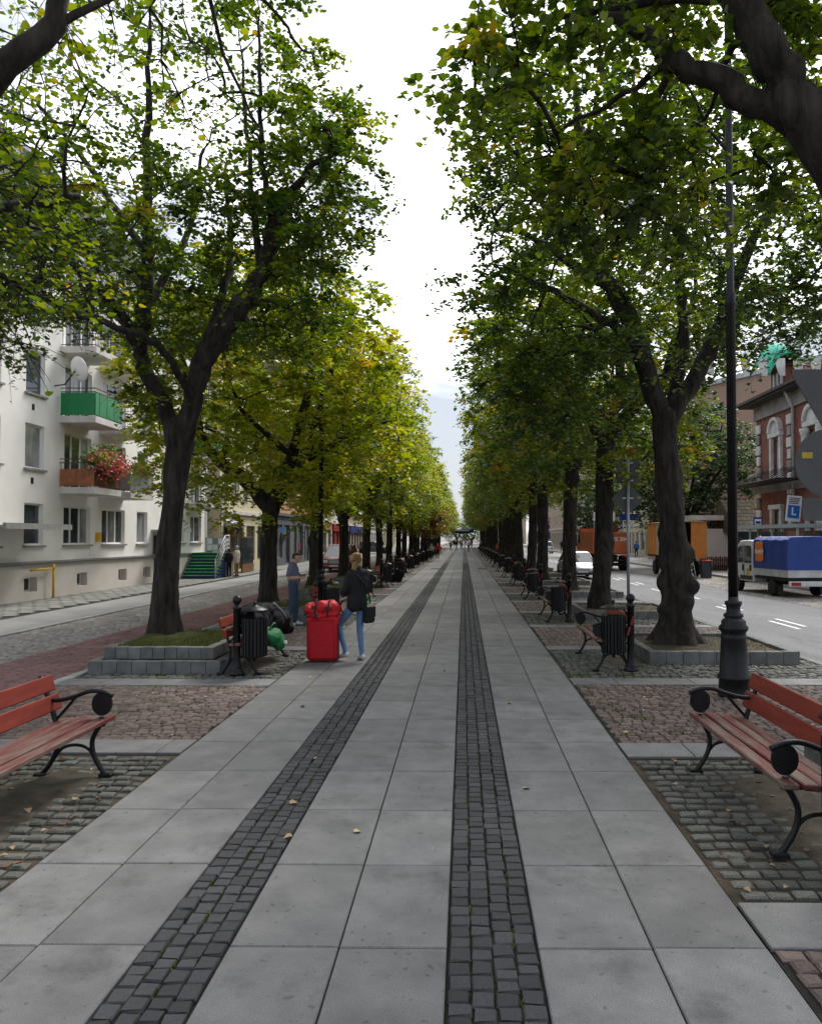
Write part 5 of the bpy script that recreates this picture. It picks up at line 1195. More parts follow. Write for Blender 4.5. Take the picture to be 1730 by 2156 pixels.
for s in (-1, 1):
    m_ = MB(); x = s*(w_ + .002)
    m_.prism([(cyy(a), b) for a, b in ((3.72, 1.12), (4.42, 1.12), (4.05, 1.72), (3.82, 1.78), (3.72, 1.78))], min(x, x + s*.012), max(x, x + s*.012), 'yz'); m_.build('window', M['carglass'], cab)
    m_ = MB(); m_.prism([(cyy(a), b) for a, b in ((3.16, 1.12), (3.62, 1.12), (3.62, 1.78), (3.24, 1.78), (3.16, 1.70))], min(x, x + s*.012), max(x, x + s*.012), 'yz'); m_.build('window', M['carglass'], cab)
    m_ = MB(); m_.cbox(min(x, x+s*.02), max(x, x+s*.02), cyy(3.18), cyy(3.28), .82, 1.06, .006); m_.build('door_handle', M['blackplastic'], cab)
    m_ = MB(); m_.cbox(min(x, x+s*.02), max(x, x+s*.02), cyy(3.70), cyy(3.80), .82, 1.06, .006); m_.build('door_handle', M['blackplastic'], cab)
    m_ = MB(); m_.box(min(x, x+s*.012), max(x, x+s*.012), cyy(3.1), cyy(3.95), .48, .64); m_.build('rubbing_strip', M['blackplastic'], cab, fix=False)
    m_ = MB(); m_.box(min(x, x+s*.008), max(x, x+s*.008), cyy(3.66), cyy(3.675), .66, 1.85); m_.build('door_seam', M['blackplastic'], cab, fix=False)
    m_ = MB(); m_.cbox(s*(w_ + .05) - .05, s*(w_ + .05) + .12*max(s, 0) - .12*max(-s, 0) + .05, cyy(4.30), cyy(4.42), 1.0, 1.3, .03); m_.build('mirror', M['blackplastic'], cab)
    wheel(fb, s*(w_ - .12), cyy(4.25), .29, .2); wheel(fb, s*(w_ - .12), 1.15, .29, .24)
    m_ = MB(); m_.prism([(cyy(4.25) + .36*math.cos(R(20*k)), .29 + .36*math.sin(R(20*k))) for k in range(10)], min(x*.9, x + s*.004), max(x*.9, x + s*.004), 'yz'); m_.build('wheel_arch', M['chassis'], cab)
    m_ = MB(); m_.box(s*(w_ - .12) - .1, s*(w_ - .12) + .1, .72, .74, .06, .42); m_.build('mudflap', M['blackplastic'], fb, fix=False)
x = -(w_ + .006); m_ = MB(); m_.box(x - .004, x, cyy(3.32), cyy(3.52), .68, .92); m_.build('door_sticker', M['yellowp'], cab, fix=False)
m_ = MB(); m_.add([(-.75, cyy(4.62) + .06, 1.05), (.75, cyy(4.62) + .06, 1.05), (.68, cyy(4.12) + .06, 1.80), (-.68, cyy(4.12) + .06, 1.80)], [(0, 1, 2, 3)]); m_.build('windscreen', M['carglass'], cab)
m_ = MB(); m_.lathe([(.05, 2.0), (.07, 2.02), (.07, 2.10), (.05, 2.14), (.01, 2.15)], 12, (-.55, cyy(3.15), 0)); m_.build('beacon', mat('orange_beacon', (.75, .12, .01), .2), cab)
m_ = MB(); m_.box(-.4, .4, .1, 4.3, .40, .58); m_.box(-.88, .88, .05, 2.46, .58, .68); m_.build('chassis', M['chassis'], fb, fix=False)
for s in (-1, 1):
    for (a, b) in ((.0, 1.2), (1.22, 2.42)):
        m_ = MB(); xx = s*(w_ + .02); m_.cbox(min(xx, xx - s*.03), max(xx, xx - s*.03), a, b, .70, .98, .008); m_.build('dropside', M['dropside'], fb)
m_ = MB(); m_.cbox(-w_, w_, -.03, .0, .70, .98, .008); m_.build('tailboard', M['dropside'], fb)
# tarpaulin with slightly sagging panels
P = []; F = []; n_u = 13; n_v = 5
ringp = [(-w_ - .03, .96), (-w_ - .035, 1.4), (-w_ - .01, 2.0), (-w_ + .1, 2.1), (0, 2.12), (w_ - .1, 2.1), (w_ + .01, 2.0), (w_ + .035, 1.4), (w_ + .03, .96)]
for i in range(n_u):
    y = -.05 + 2.5*i/(n_u-1); sg = .018*math.sin(i*1.9)
    for (a, z) in ringp: P.append((a*(1 - sg*.4), y, z + (sg if 1.2 < z else 0)))
k = len(ringp)
for i in range(n_u-1):
    for j in range(k-1): F.append((i*k+j, i*k+j+1, (i+1)*k+j+1, (i+1)*k+j))
F.append(tuple(range(k))); F.append(tuple((n_u-1)*k + j for j in range(k)))
m_ = MB(); m_.add(P, F); tp = m_.build('tarpaulin', M['tarp'], fb)
sh = []
for i in range(24):
    a = R(15*i); 
L_pts = [(-.30, .38), (-.22, .33), (-.13, .42), (-.02, .34), (.10, .43), (.20, .36), (.31, .40), (.29, .22), (.33, .1), (.30, -.05), (.34, -.2), (.30, -.38), (.21, -.31), (.10, -.42), (-.02, -.33), (-.14, -.41), (-.24, -.33), (-.33, -.36), (-.30, -.2), (-.34, -.05), (-.30, .1), (-.34, .22)]
m_ = MB(); m_.prism([(1.92 - a*.92, 1.56 + b*.92) for a, b in L_pts], -.966, -.956, 'yz'); lg = m_.build('logo_patch', M['logo_o'], tp)
Mx = Matrix(((0, 0, -1, -.969), (-1, 0, 0, 1.92), (0, 1, 0, 1.57), (0, 0, 0, 1)))
text('Krężel', .22, M['white_print'], tp, Mx, 'lettering', .003, .006)
m_ = MB(); m_.cbox(-w_, w_, -.12, -.04, .40, .58, .015); bu = m_.build('rear_bumper', M['truck_white'], fb)
for s in (-1, 1): m_ = MB(); m_.cbox(s*.66 - .17, s*.66 + .17, -.135, -.118, .43, .55, .004); m_.build('tail_light', M['tail'], bu)
m_ = MB(); m_.box(-.26, .26, -.131, -.121, .43, .55); m_.build('number_plate', M['plate'], bu, fix=False)
# --- orange dump truck seen from behind
M['orange_p'] = mat('orange_truck_paint', (.47, .115, .03), .5, scale=2, col2=(.55, .16, .05), bump=.1)
dt_ = thing('dump_truck', 'orange dump truck seen from behind with white numbers on its tailgate', 'truck', (9.3, 48, -.09), R(1.5))
m_ = MB(); m_.box(-1.2, 1.2, 0, .1, 1.12, 2.42); tg = m_.build('tailgate', M['orange_p'], dt_, fix=False)
for x in (-1.16, -.4, .4, 1.16): m_ = MB(); m_.box(x - .05, x + .05, -.05, -.001, 1.12, 2.4); m_.build('rib', M['orange_p'], tg, fix=False) if abs(x) > 1 else None
m_ = MB(); m_.box(-1.22, 1.22, -.06, -.002, 1.12, 1.28); m_.box(-1.22, 1.22, -.06, -.002, 2.32, 2.44); m_.build('rail', M['orange_p'], tg, fix=False)
text('BL 05 204', .34, M['white_print'], tg, Matrix(((1, 0, 0, .32), (0, 0, -1, -.012), (0, 1, 0, 1.98), (0, 0, 0, 1))), 'lettering', .004, .008)
for s in (-1, 1): m_ = MB(); m_.box(s*1.2 - .05, s*1.2 + .05, .1, 3.9, 1.12, 2.45); m_.build('side_panel', M['orange_p'], dt_, fix=False)
m_ = MB(); m_.box(-1.15, 1.15, .1, 3.9, 1.05, 1.3); m_.box(-1.2, 1.2, 3.9, 4.0, 1.05, 2.7); m_.build('bed', M['orange_p'], dt_, fix=False)
m_ = MB(); m_.prism([(4.2, .7), (5.9, .7), (5.95, 1.6), (5.75, 2.65), (4.2, 2.7)], -1.15, 1.15, 'yz'); cb_ = m_.build('cab', M['orange_p'], dt_)
for s in (-1, 1): m_ = MB(); x = s*1.152; m_.prism([(4.7, 1.7), (5.75, 1.7), (5.62, 2.5), (4.7, 2.5)], min(x, x+s*.012), max(x, x+s*.012), 'yz'); m_.build('window', M['carglass'], cb_); wheel(dt_, s*.95, .9, .48, .5); wheel(dt_, s*1.0, 5.0, .48, .3)
m_ = MB(); m_.box(-1.42, -1.2, 5.5, 5.6, 1.5, 2.3); m_.build('mirror', M['blackplastic'], cb_, fix=False)
m_ = MB(); m_.box(-.4, .4, .1, 5.5, .55, 1.0); m_.box(-.8, .8, .25, .5, .3, .5); m_.box(-.95, .95, .05, .15, .62, .72); m_.build('chassis', M['chassis'], dt_, fix=False)
for s in (-1, 1): m_ = MB(); m_.box(s*.85 - .18, s*.85 + .18, -.02, .06, .85, .98); m_.build('tail_light', M['tail'], dt_, fix=False)
m_ = MB(); m_.box(.15, .9, 2.2, 3.0, 2.35, 2.9); m_.tube([(.5, 2.6, 2.5), (.3, 2.4, 3.1), (.8, 2.4, 3.0)], .12, 7); m_.build('load', mat('rusty_load', (.09, .04, .02), .8, var=.4), dt_, fix=False)
# --- orange site wagon
M['orange_w'] = mat('orange_board', (.66, .24, .05), .65, var=.12, scale=2, bump=.15, bscale=9)
M['cream_w'] = mat('cream_board', (.50, .40, .24), .7, var=.1)
wg = thing('site_wagon', 'orange wooden site wagon on wheels with its rear door open', 'wagon', (11.8, 40, -.085))
m_ = MB(); m_.box(-.9, .9, 0, 5.2, 1.02, 1.12); m_.build('floor', M['chassis'], wg, fix=False)
m_ = MB(); m_.add([(-1.0, -.15, 2.92), (1.0, -.15, 2.92), (1.0, 5.35, 2.92), (-1.0, 5.35, 2.92), (0, -.15, 3.02), (0, 5.35, 3.02)], [(0, 1, 4), (3, 5, 2), (0, 4, 5, 3), (1, 2, 5, 4), (0, 3, 2, 1)]); m_.build('roof', M['cream_w'], wg)
for (a, b, m2_) in ((.0, 1.1, M['cream_w']), (1.1, 3.15, M['cream_w']), (3.15, 5.2, M['orange_w'])): m_ = MB(); m_.box(-.92, -.88, a + .004, b - .004, 1.12, 2.92); m_.build('side_panel', m2_, wg, fix=False)
m_ = MB(); m_.box(.88, .92, 0, 5.2, 1.12, 2.92); m_.build('side_panel', M['orange_w'], wg, fix=False)
m_ = MB(); m_.box(-.88, .88, 5.16, 5.2, 1.12, 2.92); m_.build('end_panel', M['orange_w'], wg, fix=False)
m_ = MB(); m_.box(.1, .92, -.06, -.02, 1.0, 2.9); m_.build('end_panel', M['orange_w'], wg, fix=False)
m_ = MB(); m_.box(-.9, -.35, .0, .04, 1.12, 2.92); m_.build('end_panel', M['orange_w'], wg, fix=False)
for yy in (3.9, 1.2):
    for s in (-1, 1): wheel(wg, s*.75, yy, .42, .2)
m_ = MB(); m_.box(-.5, .5, .4, 5.0, .72, .98); m_.box(-.08, .08, 5.2, 7.2, .55, .68); m_.box(-.7, .7, 3.6, 4.2, .5, .7); m_.build('undercarriage', M['chassis'], wg, fix=False)
ld = thing('ladder', 'short pale ladder leaning at the open door of the orange wagon', 'ladder', (11.72, 39.5, -.085))
for s in (-.2, .2): m_ = MB(); m_.tube([(s, -.35, 0), (s, .42, 1.15)], .022, 6); m_.build('rail', M['rail_pale'], ld)
for k in range(4): m_ = MB(); t = .2 + k*.2; m_.tube([(-.2, -.35 + .77*t, 1.15*t), (.2, -.35 + .77*t, 1.15*t)], .018, 6); m_.build('rung', M['rail_pale'], ld)
ub = thing('wheelie_bin', 'dark grey bin standing under the rear of the orange wagon', 'bin', (12.55, 39.6, -.085))
m_ = MB(); m_.prism([(-.22, 0), (.22, 0), (.27, .85), (-.27, .85)], -.22, .22, 'xz'); m_.build('tub', mat('dark_grey_plastic', (.06, .065, .075), .6), ub); m_ = MB(); m_.cbox(-.29, .29, -.26, .26, .85, .92, .02); m_.build('lid', M['red_front'], ub)
# ---------------------------------------------------------------- road signs
M['sign_back'] = mat('sign_back', (.075, .077, .08), .55, var=.12, scale=3)
M['galv'] = mat('galvanised_pole', (.34, .37, .40), .4, var=.15, metal=.4)
M['sticker'] = mat('yellow_sticker', (.42, .30, .03), .6, var=.2)
def rr(w_, h_, r=.04, n=4):
    o = []
    for cx, cy_, a0 in ((w_/2-r, h_/2-r, 0), (-w_/2+r, h_/2-r, 90), (-w_/2+r, -h_/2+r, 180), (w_/2-r, -h_/2+r, 270)):
        for k in range(n+1): a = R(a0 + 90*k/n); o.append((cx + r*math.cos(a), cy_ + r*math.sin(a)))
    return o
def plate(parent, poly, x, z, y=0, name='sign_plate', m=None, rot=0):
    c_, s_ = math.cos(rot), math.sin(rot); m_ = MB(); m_.prism([(x + a*c_ - b*s_, z + a*s_ + b*c_) for a, b in poly], y - .012, y + .004, 'xz'); return m_.build(name, m or M['sign_back'], parent)
sp = thing('road_sign', 'grey pole with a square and a diamond road sign seen from the back', 'road sign', (4.15, 19.3, 0))
m_ = MB(); m_.tube([(0, -.05, 0), (0, -.05, 4.0)], .04, 10); m_.build('pole', M['galv'], sp)
a_ = plate(sp, rr(.60, .60), 0, 3.68); b_ = plate(sp, rr(.585, .585), 0, 2.98, rot=R(45))
for pl__, z in ((a_, 3.9), (a_, 3.45), (b_, 3.0)): m_ = MB(); m_.box(-.14, .14, -.035, -.013, z - .02, z + .02); m_.build('clamp', M['galv'], pl__, fix=False)
m_ = MB(); m_.box(.26, .33, -.016, -.0125, 2.99, 3.04); m_.build('sticker', M['sticker'], b_, fix=False)
sp = thing('road_sign', 'stack of large triangular, round and oblong sign backs cut by the right edge', 'road sign', (4.79, 10.0, 0))
m_ = MB(); m_.tube([(0, .06, 0), (0, .06, 4.45)], .035, 10); m_.build('pole', M['galv'], sp)
tri = []
for (cx, cy_, a0) in ((-.42, .0, 90), (0, -.74, 210), (.42, 0, -30)):
    for k in range(5): a = R(a0 + 30*k); tri.append((cx + .055*math.cos(a), cy_ + .055*math.sin(a)))
plate(sp, tri, 0, 4.16)
ci = plate(sp, [(.45*math.cos(R(9*k)), .45*math.sin(R(9*k))) for k in range(40)], 0, 2.98)
m_ = MB(); m_.box(-.36, -.22, -.017, -.0125, 3.04, 3.12); m_.build('sticker', M['sticker'], ci, fix=False)
plate(sp, rr(.72, .30, .05), 0, 2.37)
bsn = thing('bus_stop_sign', 'blue bus stop sign with a white bus panel in front of the brick house', 'road sign', (13.95, 36.2, 0))
m_ = MB(); m_.tube([(0, .03, 0), (0, .03, 2.95)], .03, 8); m_.build('pole', M['galv'], bsn)
pp = plate(bsn, rr(.42, .5, .03), 0, 2.72, m=mat('sign_blue', (.015, .04, .30), .4)); m_ = MB(); m_.box(-.15, .15, -.018, -.0125, 2.56, 2.88); q = m_.build('white_panel', M['white_print'], pp, fix=False)
m_ = MB(); m_.prism([(-.11, 2.67), (.11, 2.67), (.12, 2.74), (.09, 2.78), (-.12, 2.78)], -.023, -.0185, 'xz'); m_.box(-.13, .13, -.023, -.0185, 2.62, 2.64); m_.build('bus_pictogram', M['iron'], pp)
lsn = thing('driving_school_sign', 'tilted white board with a blue letter L panel on the brick house', 'sign', (15.3, 35.4, 3.35), R(-8))
m_ = MB(); m_.box(-.34, .34, -.02, .02, -.6, .6); bdp = m_.build('board', M['white_print'], lsn, fix=False); m_ = MB(); m_.box(-.27, .27, -.028, -.021, -.45, .15); m_.build('blue_panel', mat('l_blue', (.02, .14, .5), .4), bdp, fix=False)
text('L', .5, M['white_print'], bdp, Matrix(((1, 0, 0, 0), (0, 0, -1, -.03), (0, 1, 0, -.15), (0, 0, 0, 1))), 'lettering', .003, .01)
for k in range(4): m_ = MB(); m_.box(-.25, .2 + .02*k, -.027, -.021, .22 + .08*k, .26 + .08*k); m_.build('text_line', M['iron'], bdp, fix=False)
lsn.rotation_euler = (0, R(6), 0)
m_ = MB(); m_.box(-.02, 1.0, .03, .06, .3, .36); m_.build('bracket', M['iron'], lsn, fix=False)
pk_ = thing('parking_sign', 'blue P parking sign under two round no-parking signs far down the right street', 'road sign', (9.35, 86, 0))
m_ = MB(); m_.tube([(0, .03, 0), (0, .03, 4.4)], .04, 8); m_.build('pole', M['galv'], pk_)
pp = plate(pk_, rr(.8, .8, .05), 0, 2.25, m=M['blue_sign']); text('P', .8, M['white_print'], pp, Matrix(((1, 0, 0, 0), (0, 0, -1, -.02), (0, 1, 0, 2.25), (0, 0, 0, 1))), 'lettering', .003, .015)
for z, c1 in ((3.2, (.16, .03, .25)), (3.95, (.55, .52, .54))):
    q = plate(pk_, [(.42*math.cos(R(15*k)), .42*math.sin(R(15*k))) for k in range(24)], 0, z, m=M['red_sign']); plate(q, [(.33*math.cos(R(15*k)), .33*math.sin(R(15*k))) for k in range(24)], 0, z, -.017, 'sign_face', mat('sign_face', c1, .5))
bb_ = thing('billboard', 'white and orange shop billboard above the dump truck', 'sign', (13.3, 72, 0)); m_ = MB(); m_.box(-1, 1, 0, .1, 3.6, 4.4); m_.build('board', M['white_print'], bb_, fix=False)
m_ = MB(); m_.box(-.9, .5, -.02, -.001, 3.85, 4.05); m_.build('lettering', M['blue_sign'], bb_, fix=False); m_ = MB(); m_.box(-1.0, -.9, .1, .2, -.1, 4.4); m_.box(.9, 1.0, .1, .2, -.1, 4.4); m_.build('post', M['galv'], bb_, fix=False)
db_ = thing('street_name_sign', 'dark blue sign board on a post right of the diamond sign', 'sign', (15.8, 72, 0)); m_ = MB(); m_.box(-.95, .95, 0, .06, 3.65, 4.25); m_.build('board', M['blue_sign'], db_, fix=False); m_ = MB(); m_.tube([(-.7, .1, -.1), (-.7, .1, 4.3)], .05, 8); m_.build('post', M['galv'], db_)
# banner across the promenade
bn = thing('street_banner', 'blue and white banner hung across the promenade far away', 'banner', (-.4, 150, 0))
P = []; F = []
for i in range(17):
    x = -2.4 + 4.8*i/16; zc = 3.45 - .25*(1 - (x/2.4)**2); P += [(x, .05*math.sin(i*1.3), zc - .38), (x, .05*math.sin(i*1.3 + .5), zc + .38)]
for i in range(16): F.append((2*i, 2*i+2, 2*i+3, 2*i+1))
m_ = MB(); m_.add(P, F, 0, True); o = m_.build('cloth', M['blue_sign'], bn); o.modifiers.new('thick', 'SOLIDIFY').thickness = .01
m_ = MB(); m_.box(-1.6, 1.4, -.12, -.1, 3.3, 3.5); m_.build('white_stripe', M['white_print'], bn, fix=False)
m_ = MB(); m_.tube([(-4.6, 0, 3.9), (-2.4, 0, 3.75)], .012, 5); m_.tube([(2.4, 0, 3.75), (4.0, 0, 3.9)], .012, 5); m_.build('rope', M['iron'], bn)
# --- big leafy trees on the right pavement
rs = np.random.default_rng(77)
def broad(seed, ht, rad, lo, n, per, leaf):
    r = np.random.default_rng(seed); tr = [(0, 0, -.1, .34), (.05, 0, 1.2, .28), (.1, .1, 2.6, .25)]; lb = []
    for k in range(5):
        a = 1.256*k + r.normal(0, .2); lb.append([(.1, .1, 2.4, .17), (math.cos(a)*rad*.3, math.sin(a)*rad*.3, 2.6 + (ht-2.6)*.3, .13), (math.cos(a)*rad*.55, math.sin(a)*rad*.55, 2.6 + (ht-2.6)*.55, .08), (math.cos(a)*rad*.65, math.sin(a)*rad*.65, ht*.85, .03)])
    cl = crown_pts(n, (0, 0, (ht+lo)/2), (rad, rad, (ht-lo)/2), r, 2.1, gap=.7)
    return make_tree('t', tr, lb, cl, r, LM_O, leaf, per, (.5, .5, .26), False, (.45, .22), burls=2, flare=.5, n_trunk=12)
bt = broad(5, 11.3, 5.0, 2.6, 300, 90, .21)
add_tree('street_tree', bt, 'large dark green broadleaf tree on the right pavement above the orange wagon', (15.2, 52.5, 0))
add_tree('street_tree', bt, 'smaller dark green tree behind the dump truck on the right', (14.2, 82, 0), 2.0, (.72, .72, .75))
for i, (x, y, s) in enumerate(((-6, 185, 1.25), (-2.0, 212, 1.15), (2.2, 216, 1.15), (6.5, 190, 1.25))):
    add_tree('lime_tree', PRT[i % 3], 'lime tree closing the far end of the avenue, %s from the left' % ('leftmost', 'second', 'third', 'rightmost')[i], (x, y, -3.0 if i in (1, 2) else -.6), i*1.3, (s, s, 1.0), 'lime trees closing the avenue')
rt = np.random.default_rng(3); trk = [(0, 0, -.1, .16), (0, .05, 1.2, .13), (.05, 0, 2.2, .11)]
ct_ = crown_pts(120, (0, 0, 3.8), (1.9, 1.9, 1.6), rt, 2.1)
rus = make_tree('t', trk, [[(.05, 0, 2.1, .09), (.5, .2, 3.2, .06), (.8, .3, 4.6, .03)], [(.05, 0, 2.1, .09), (-.5, -.2, 3.2, .06), (-.7, .3, 4.4, .03)]], ct_, rt, LM_R, .15, 60, (.35, .35, .2), False, (.5, .2), burls=0, flare=.3, n_trunk=8)
add_tree('young_tree', rus, 'small russet-leaved tree among the limes on the left, far down the promenade', (-3.3, 66, 0))
# ---------------------------------------------------------------- people
from mathutils import noise as mnoise
SK = mat('skin', (.52, .30, .21), .55, var=.06)
def cloth(n, c, v=.18): return mat(n, c, .85, var=v, scale=9, bump=.25, bscale=30)
def remeshed(mb, vox, smooth=4):
    me = mb.mesh('tmp', SK); bm = bmesh.new(); bm.from_mesh(me); bmesh.ops.recalc_face_normals(bm, faces=bm.faces); bm.to_mesh(me); bm.free()
    o = bpy.data.objects.new('tmp', me)
    m1 = o.modifiers.new('r', 'REMESH'); m1.mode = 'VOXEL'; m1.voxel_size = vox
    m2 = o.modifiers.new('s', 'SMOOTH'); m2.iterations = smooth; m2.factor = .5
    return evaluated(o)
def person(label, loc, rz, scale, J, mats, vox=.016, hair=None, cat='person', extra=(), fingers=True, group=None):
    """J: list of capsules (p0, r0, p1, r1, material index). mats[0] is skin."""
    t = thing('person', label, cat, loc, rz, group); t.scale = (scale,)*3
    mb = MB()
    for (a, ra, b, rb, mi) in J:
        mb.tube([a, b], [ra, rb], 10); mb.ball(a, ra, 10, 8); mb.ball(b, rb, 10, 8)
    me = remeshed(mb, vox); me.name = 'body'
    if fingers: 
        pass
    nv = len(me.polygons); C_ = np.zeros(nv*3); me.polygons.foreach_get('center', C_); C_ = C_.reshape(-1, 3)
    best = np.full(nv, 1e9); idx = np.zeros(nv, int)
    for (a, ra, b, rb, mi) in J:
        a_, b_ = np.array(a), np.array(b); d = b_ - a_; tt = np.clip(((C_ - a_) @ d) / (d @ d + 1e-9), 0, 1)
        ds = np.linalg.norm(C_ - (a_ + tt[:, None]*d), axis=1) - (ra + (rb - ra)*tt); u = ds < best; best[u] = ds[u]; idx[u] = mi
    me.materials.clear()
    for m_ in mats: me.materials.append(m_)
    me.polygons.foreach_set('material_index', idx.astype(np.int32)); me.polygons.foreach_set('use_smooth', np.ones(nv, bool)); me.update()
    bo = link('body', me, t)
    if hair:
        pts, hm = hair; mb = MB()
        for c, r_ in pts: mb.ball(c, r_, 12, 8)
        hme = remeshed(mb, max(.011, vox*.7), 2)
        for v in hme.vertices: v.co += v.normal * (.016 * mnoise.noise(v.co * 19) + .009 * mnoise.noise(v.co * 43))
        hme.materials.clear(); hme.materials.append(hm)
        hme.polygons.foreach_set('use_smooth', np.ones(len(hme.polygons), bool)); link('hair', hme, t)
    return t
def hand(J_, wrist, tip, side, curl, mi=0):
    """palm and five bent fingers from the wrist towards tip"""
    w_, t_ = Vector(wrist), Vector(tip); d = (t_ - w_).normalized(); up = Vector(curl).normalized(); s = d.cross(up).normalized()
    pc = w_ + d*.075
    J_.append((tuple(w_), .026, tuple(pc + s*.012), .03, mi)); J_.append((tuple(w_), .024, tuple(pc - s*.014), .028, mi))
    out_ = []
    for k, (o, ln) in enumerate(((-.032, .058), (-.011, .07), (.011, .066), (.031, .052))):
        a = pc + s*o + d*.012; b = a + d*ln*.55 + up*.006; c = b + (d*.45 + up*.75)*ln*.55; out_.append([a, b, c])
    a = w_ + d*.03 + s*side*.028; b = a + (d*.6 + s*side*.7)*.035 + up*.012; c = b + (d*.7 + up*.5)*.03; out_.append([a, b, c])
    return out_
def add_fingers(parent, chains, m_):
    for k, ch in enumerate(chains):
        mb = MB(); mb.tube(smooth_path([tuple(p) for p in ch], 3), [.0085, .0085, .0085, .0082, .008, .0075, .006], 7); mb.ball(tuple(ch[-1]), .0065, 7, 5); mb.build('finger', m_, parent)
def legs(hipz=.92, kl=(-.1, .01, .5), kr=(.1, .01, .5), al=(-.1, -.02, .09), ar=(.1, -.02, .09), tl=None, tr=None, th=.088, kn=.06, an=.042, pm=2, sm=3):
    J_ = []
    for hx, k, a, t_ in ((-.085, kl, al, tl), (.085, kr, ar, tr)):
        h = (hx, 0, hipz); t_ = t_ or (a[0] + (.02 if hx > 0 else -.02), a[1] + .17, .035)
        J_ += [(h, th, k, kn, pm), (k, kn, a, an, pm), ((a[0], a[1] - .035, a[2] - .035), .042, ((a[0]*.5 + t_[0]*.5), (a[1] + t_[1])/2, (a[2] - .045 + t_[2])/2 + .01), .044, sm), (((a[0] + t_[0])/2, (a[1] + t_[1])/2, (a[2] - .045 + t_[2])/2 + .008), .042, t_, .034, sm)]
    return J_
def torso(tm=1, pm=2, wide=1.0, neckm=0):
    J_ = []
    for s in (-1, 1):
        J_ += [((s*.075*wide, -.005, .93), .105, (s*.07*wide, 0, 1.02), .105, pm), ((s*.062*wide, 0, 1.03), .108, (s*.09*wide, .0, 1.30), .115, tm), ((s*.09*wide, 0, 1.28), .112, (s*.155*wide, -.01, 1.415), .07, tm), ((0, -.01, 1.42), .08, (s*.14*wide, -.01, 1.425), .066, tm)]
    return J_
def head(c=(0, .03, 1.63), neck=(0, -.015, 1.43), fwd=(0, 1, 0)):
    f = Vector(fwd).normalized(); c = Vector(c); r_ = f.cross(Vector((0, 0, 1))).normalized(); u = r_.cross(f)
    P_ = lambda a, b, z: tuple(c + r_*a + f*b + u*z)
    return [(neck, .058, P_(0, -.02, -.07), .055, 0), (P_(0, -.015, .03), .092, P_(0, .01, -.01), .085, 0), (P_(0, .03, -.05), .062, P_(0, .055, -.09), .036, 0), (P_(0, .085, .0), .012, P_(0, .105, -.03), .017, 0),
            (P_(-.085, -.01, -.01), .018, P_(-.088, -.015, .02), .02, 0), (P_(.085, -.01, -.01), .018, P_(.088, -.015, .02), .02, 0), (P_(-.03, .062, -.068), .014, P_(.03, .062, -.068), .014, 0)], P_
def face_bits(parent, P_):
    dk = M['iron']
    for s in (-1, 1):
        mb = MB(); mb.ball(P_(s*.033, .083, .008), (.011, .008, .007), 8, 6); mb.build('eye', dk, parent)
        mb = MB(); mb.tube([P_(s*.015, .092, .028), P_(s*.035, .09, .034), P_(s*.053, .077, .028)], .005, 5); mb.build('eyebrow', M['railing'], parent)
    mb = MB(); mb.tube([P_(-.024, .078, -.066), P_(0, .084, -.064), P_(.024, .078, -.066)], .005, 5); mb.build('mouth', mat('lips', (.36, .13, .11), .5), parent)
JEANS = cloth('blue_jeans', (.11, .20, .35)); DJEANS = cloth('dark_jeans', (.04, .06, .10)); BLACK = cloth('black_cloth', (.010, .010, .012)); WSHOE = cloth('pale_trainer', (.55, .55, .55), .1)
GPOLO = cloth('grey_blue_polo', (.12, .14, .20)); CREAM = cloth('cream_jacket', (.55, .49, .40)); OCHRE = cloth('ochre_trousers', (.28, .17, .05)); DSHOE = cloth('dark_shoe', (.03, .025, .022))
BLOND = mat('blond_hair', (.15, .085, .03), .6, scale=20, col2=(.36, .22, .09), bump=.5, bscale=40, stretch=(1, 1, .4)); BROWNH = mat('short_brown_hair', (.045, .030, .02), .8, var=.3, scale=30); GREYH = mat('grey_hair', (.42, .41, .40), .8, var=.2, scale=30)
# man looking at his phone
Hd, Pf = head((0, .085, 1.60), (0, -.005, 1.42), (0, .9, -.42))
J = torso(1, 2, 1.08) + legs(.92, (-.09, .06, .5), (.11, .0, .5), (-.10, .02, .09), (.11, -.12, .09), th=.10, kn=.072, an=.055) + Hd
J += [((-.20, -.02, 1.40), .068, (-.235, -.07, 1.20), .06, 1), ((.20, -.02, 1.40), .068, (.235, -.07, 1.20), .06, 1), ((-.235, -.07, 1.19), .047, (-.23, -.07, 1.12), .043, 0), ((.235, -.07, 1.19), .047, (.23, -.07, 1.12), .043, 0),
      ((-.23, -.07, 1.12), .043, (-.10, .20, 1.17), .030, 0), ((.23, -.07, 1.12), .043, (.08, .20, 1.12), .030, 0), ((0, .06, 1.05), .11, (0, .06, 1.18), .11, 1)]
fa = hand(J, (-.10, .20, 1.17), (-.05, .30, 1.21), 1, (.4, .2, .8)); fb_ = hand(J, (.08, .20, 1.12), (.03, .30, 1.16), -1, (-.3, .2, .8))
man = person('man in a grey-blue polo shirt and jeans looking down at his phone', (-3.88, 17.3, 0), R(-88), .97, J, [SK, GPOLO, DJEANS, WSHOE], .017,
             ([(Pf(0, -.028, .045), (.094, .098, .075)), (Pf(0, -.06, .0), (.085, .06, .075))], BROWNH))
add_fingers(man, fa + fb_, SK); face_bits(man, Pf)
mb = MB(); mb.lathe([(.034, -.012), (.034, .012)], 12, M=Matrix.Translation((-.115, .17, 1.165)) @ Matrix.Rotation(R(-60), 4, 'X')); mb.build('wristwatch', M['iron'], man)
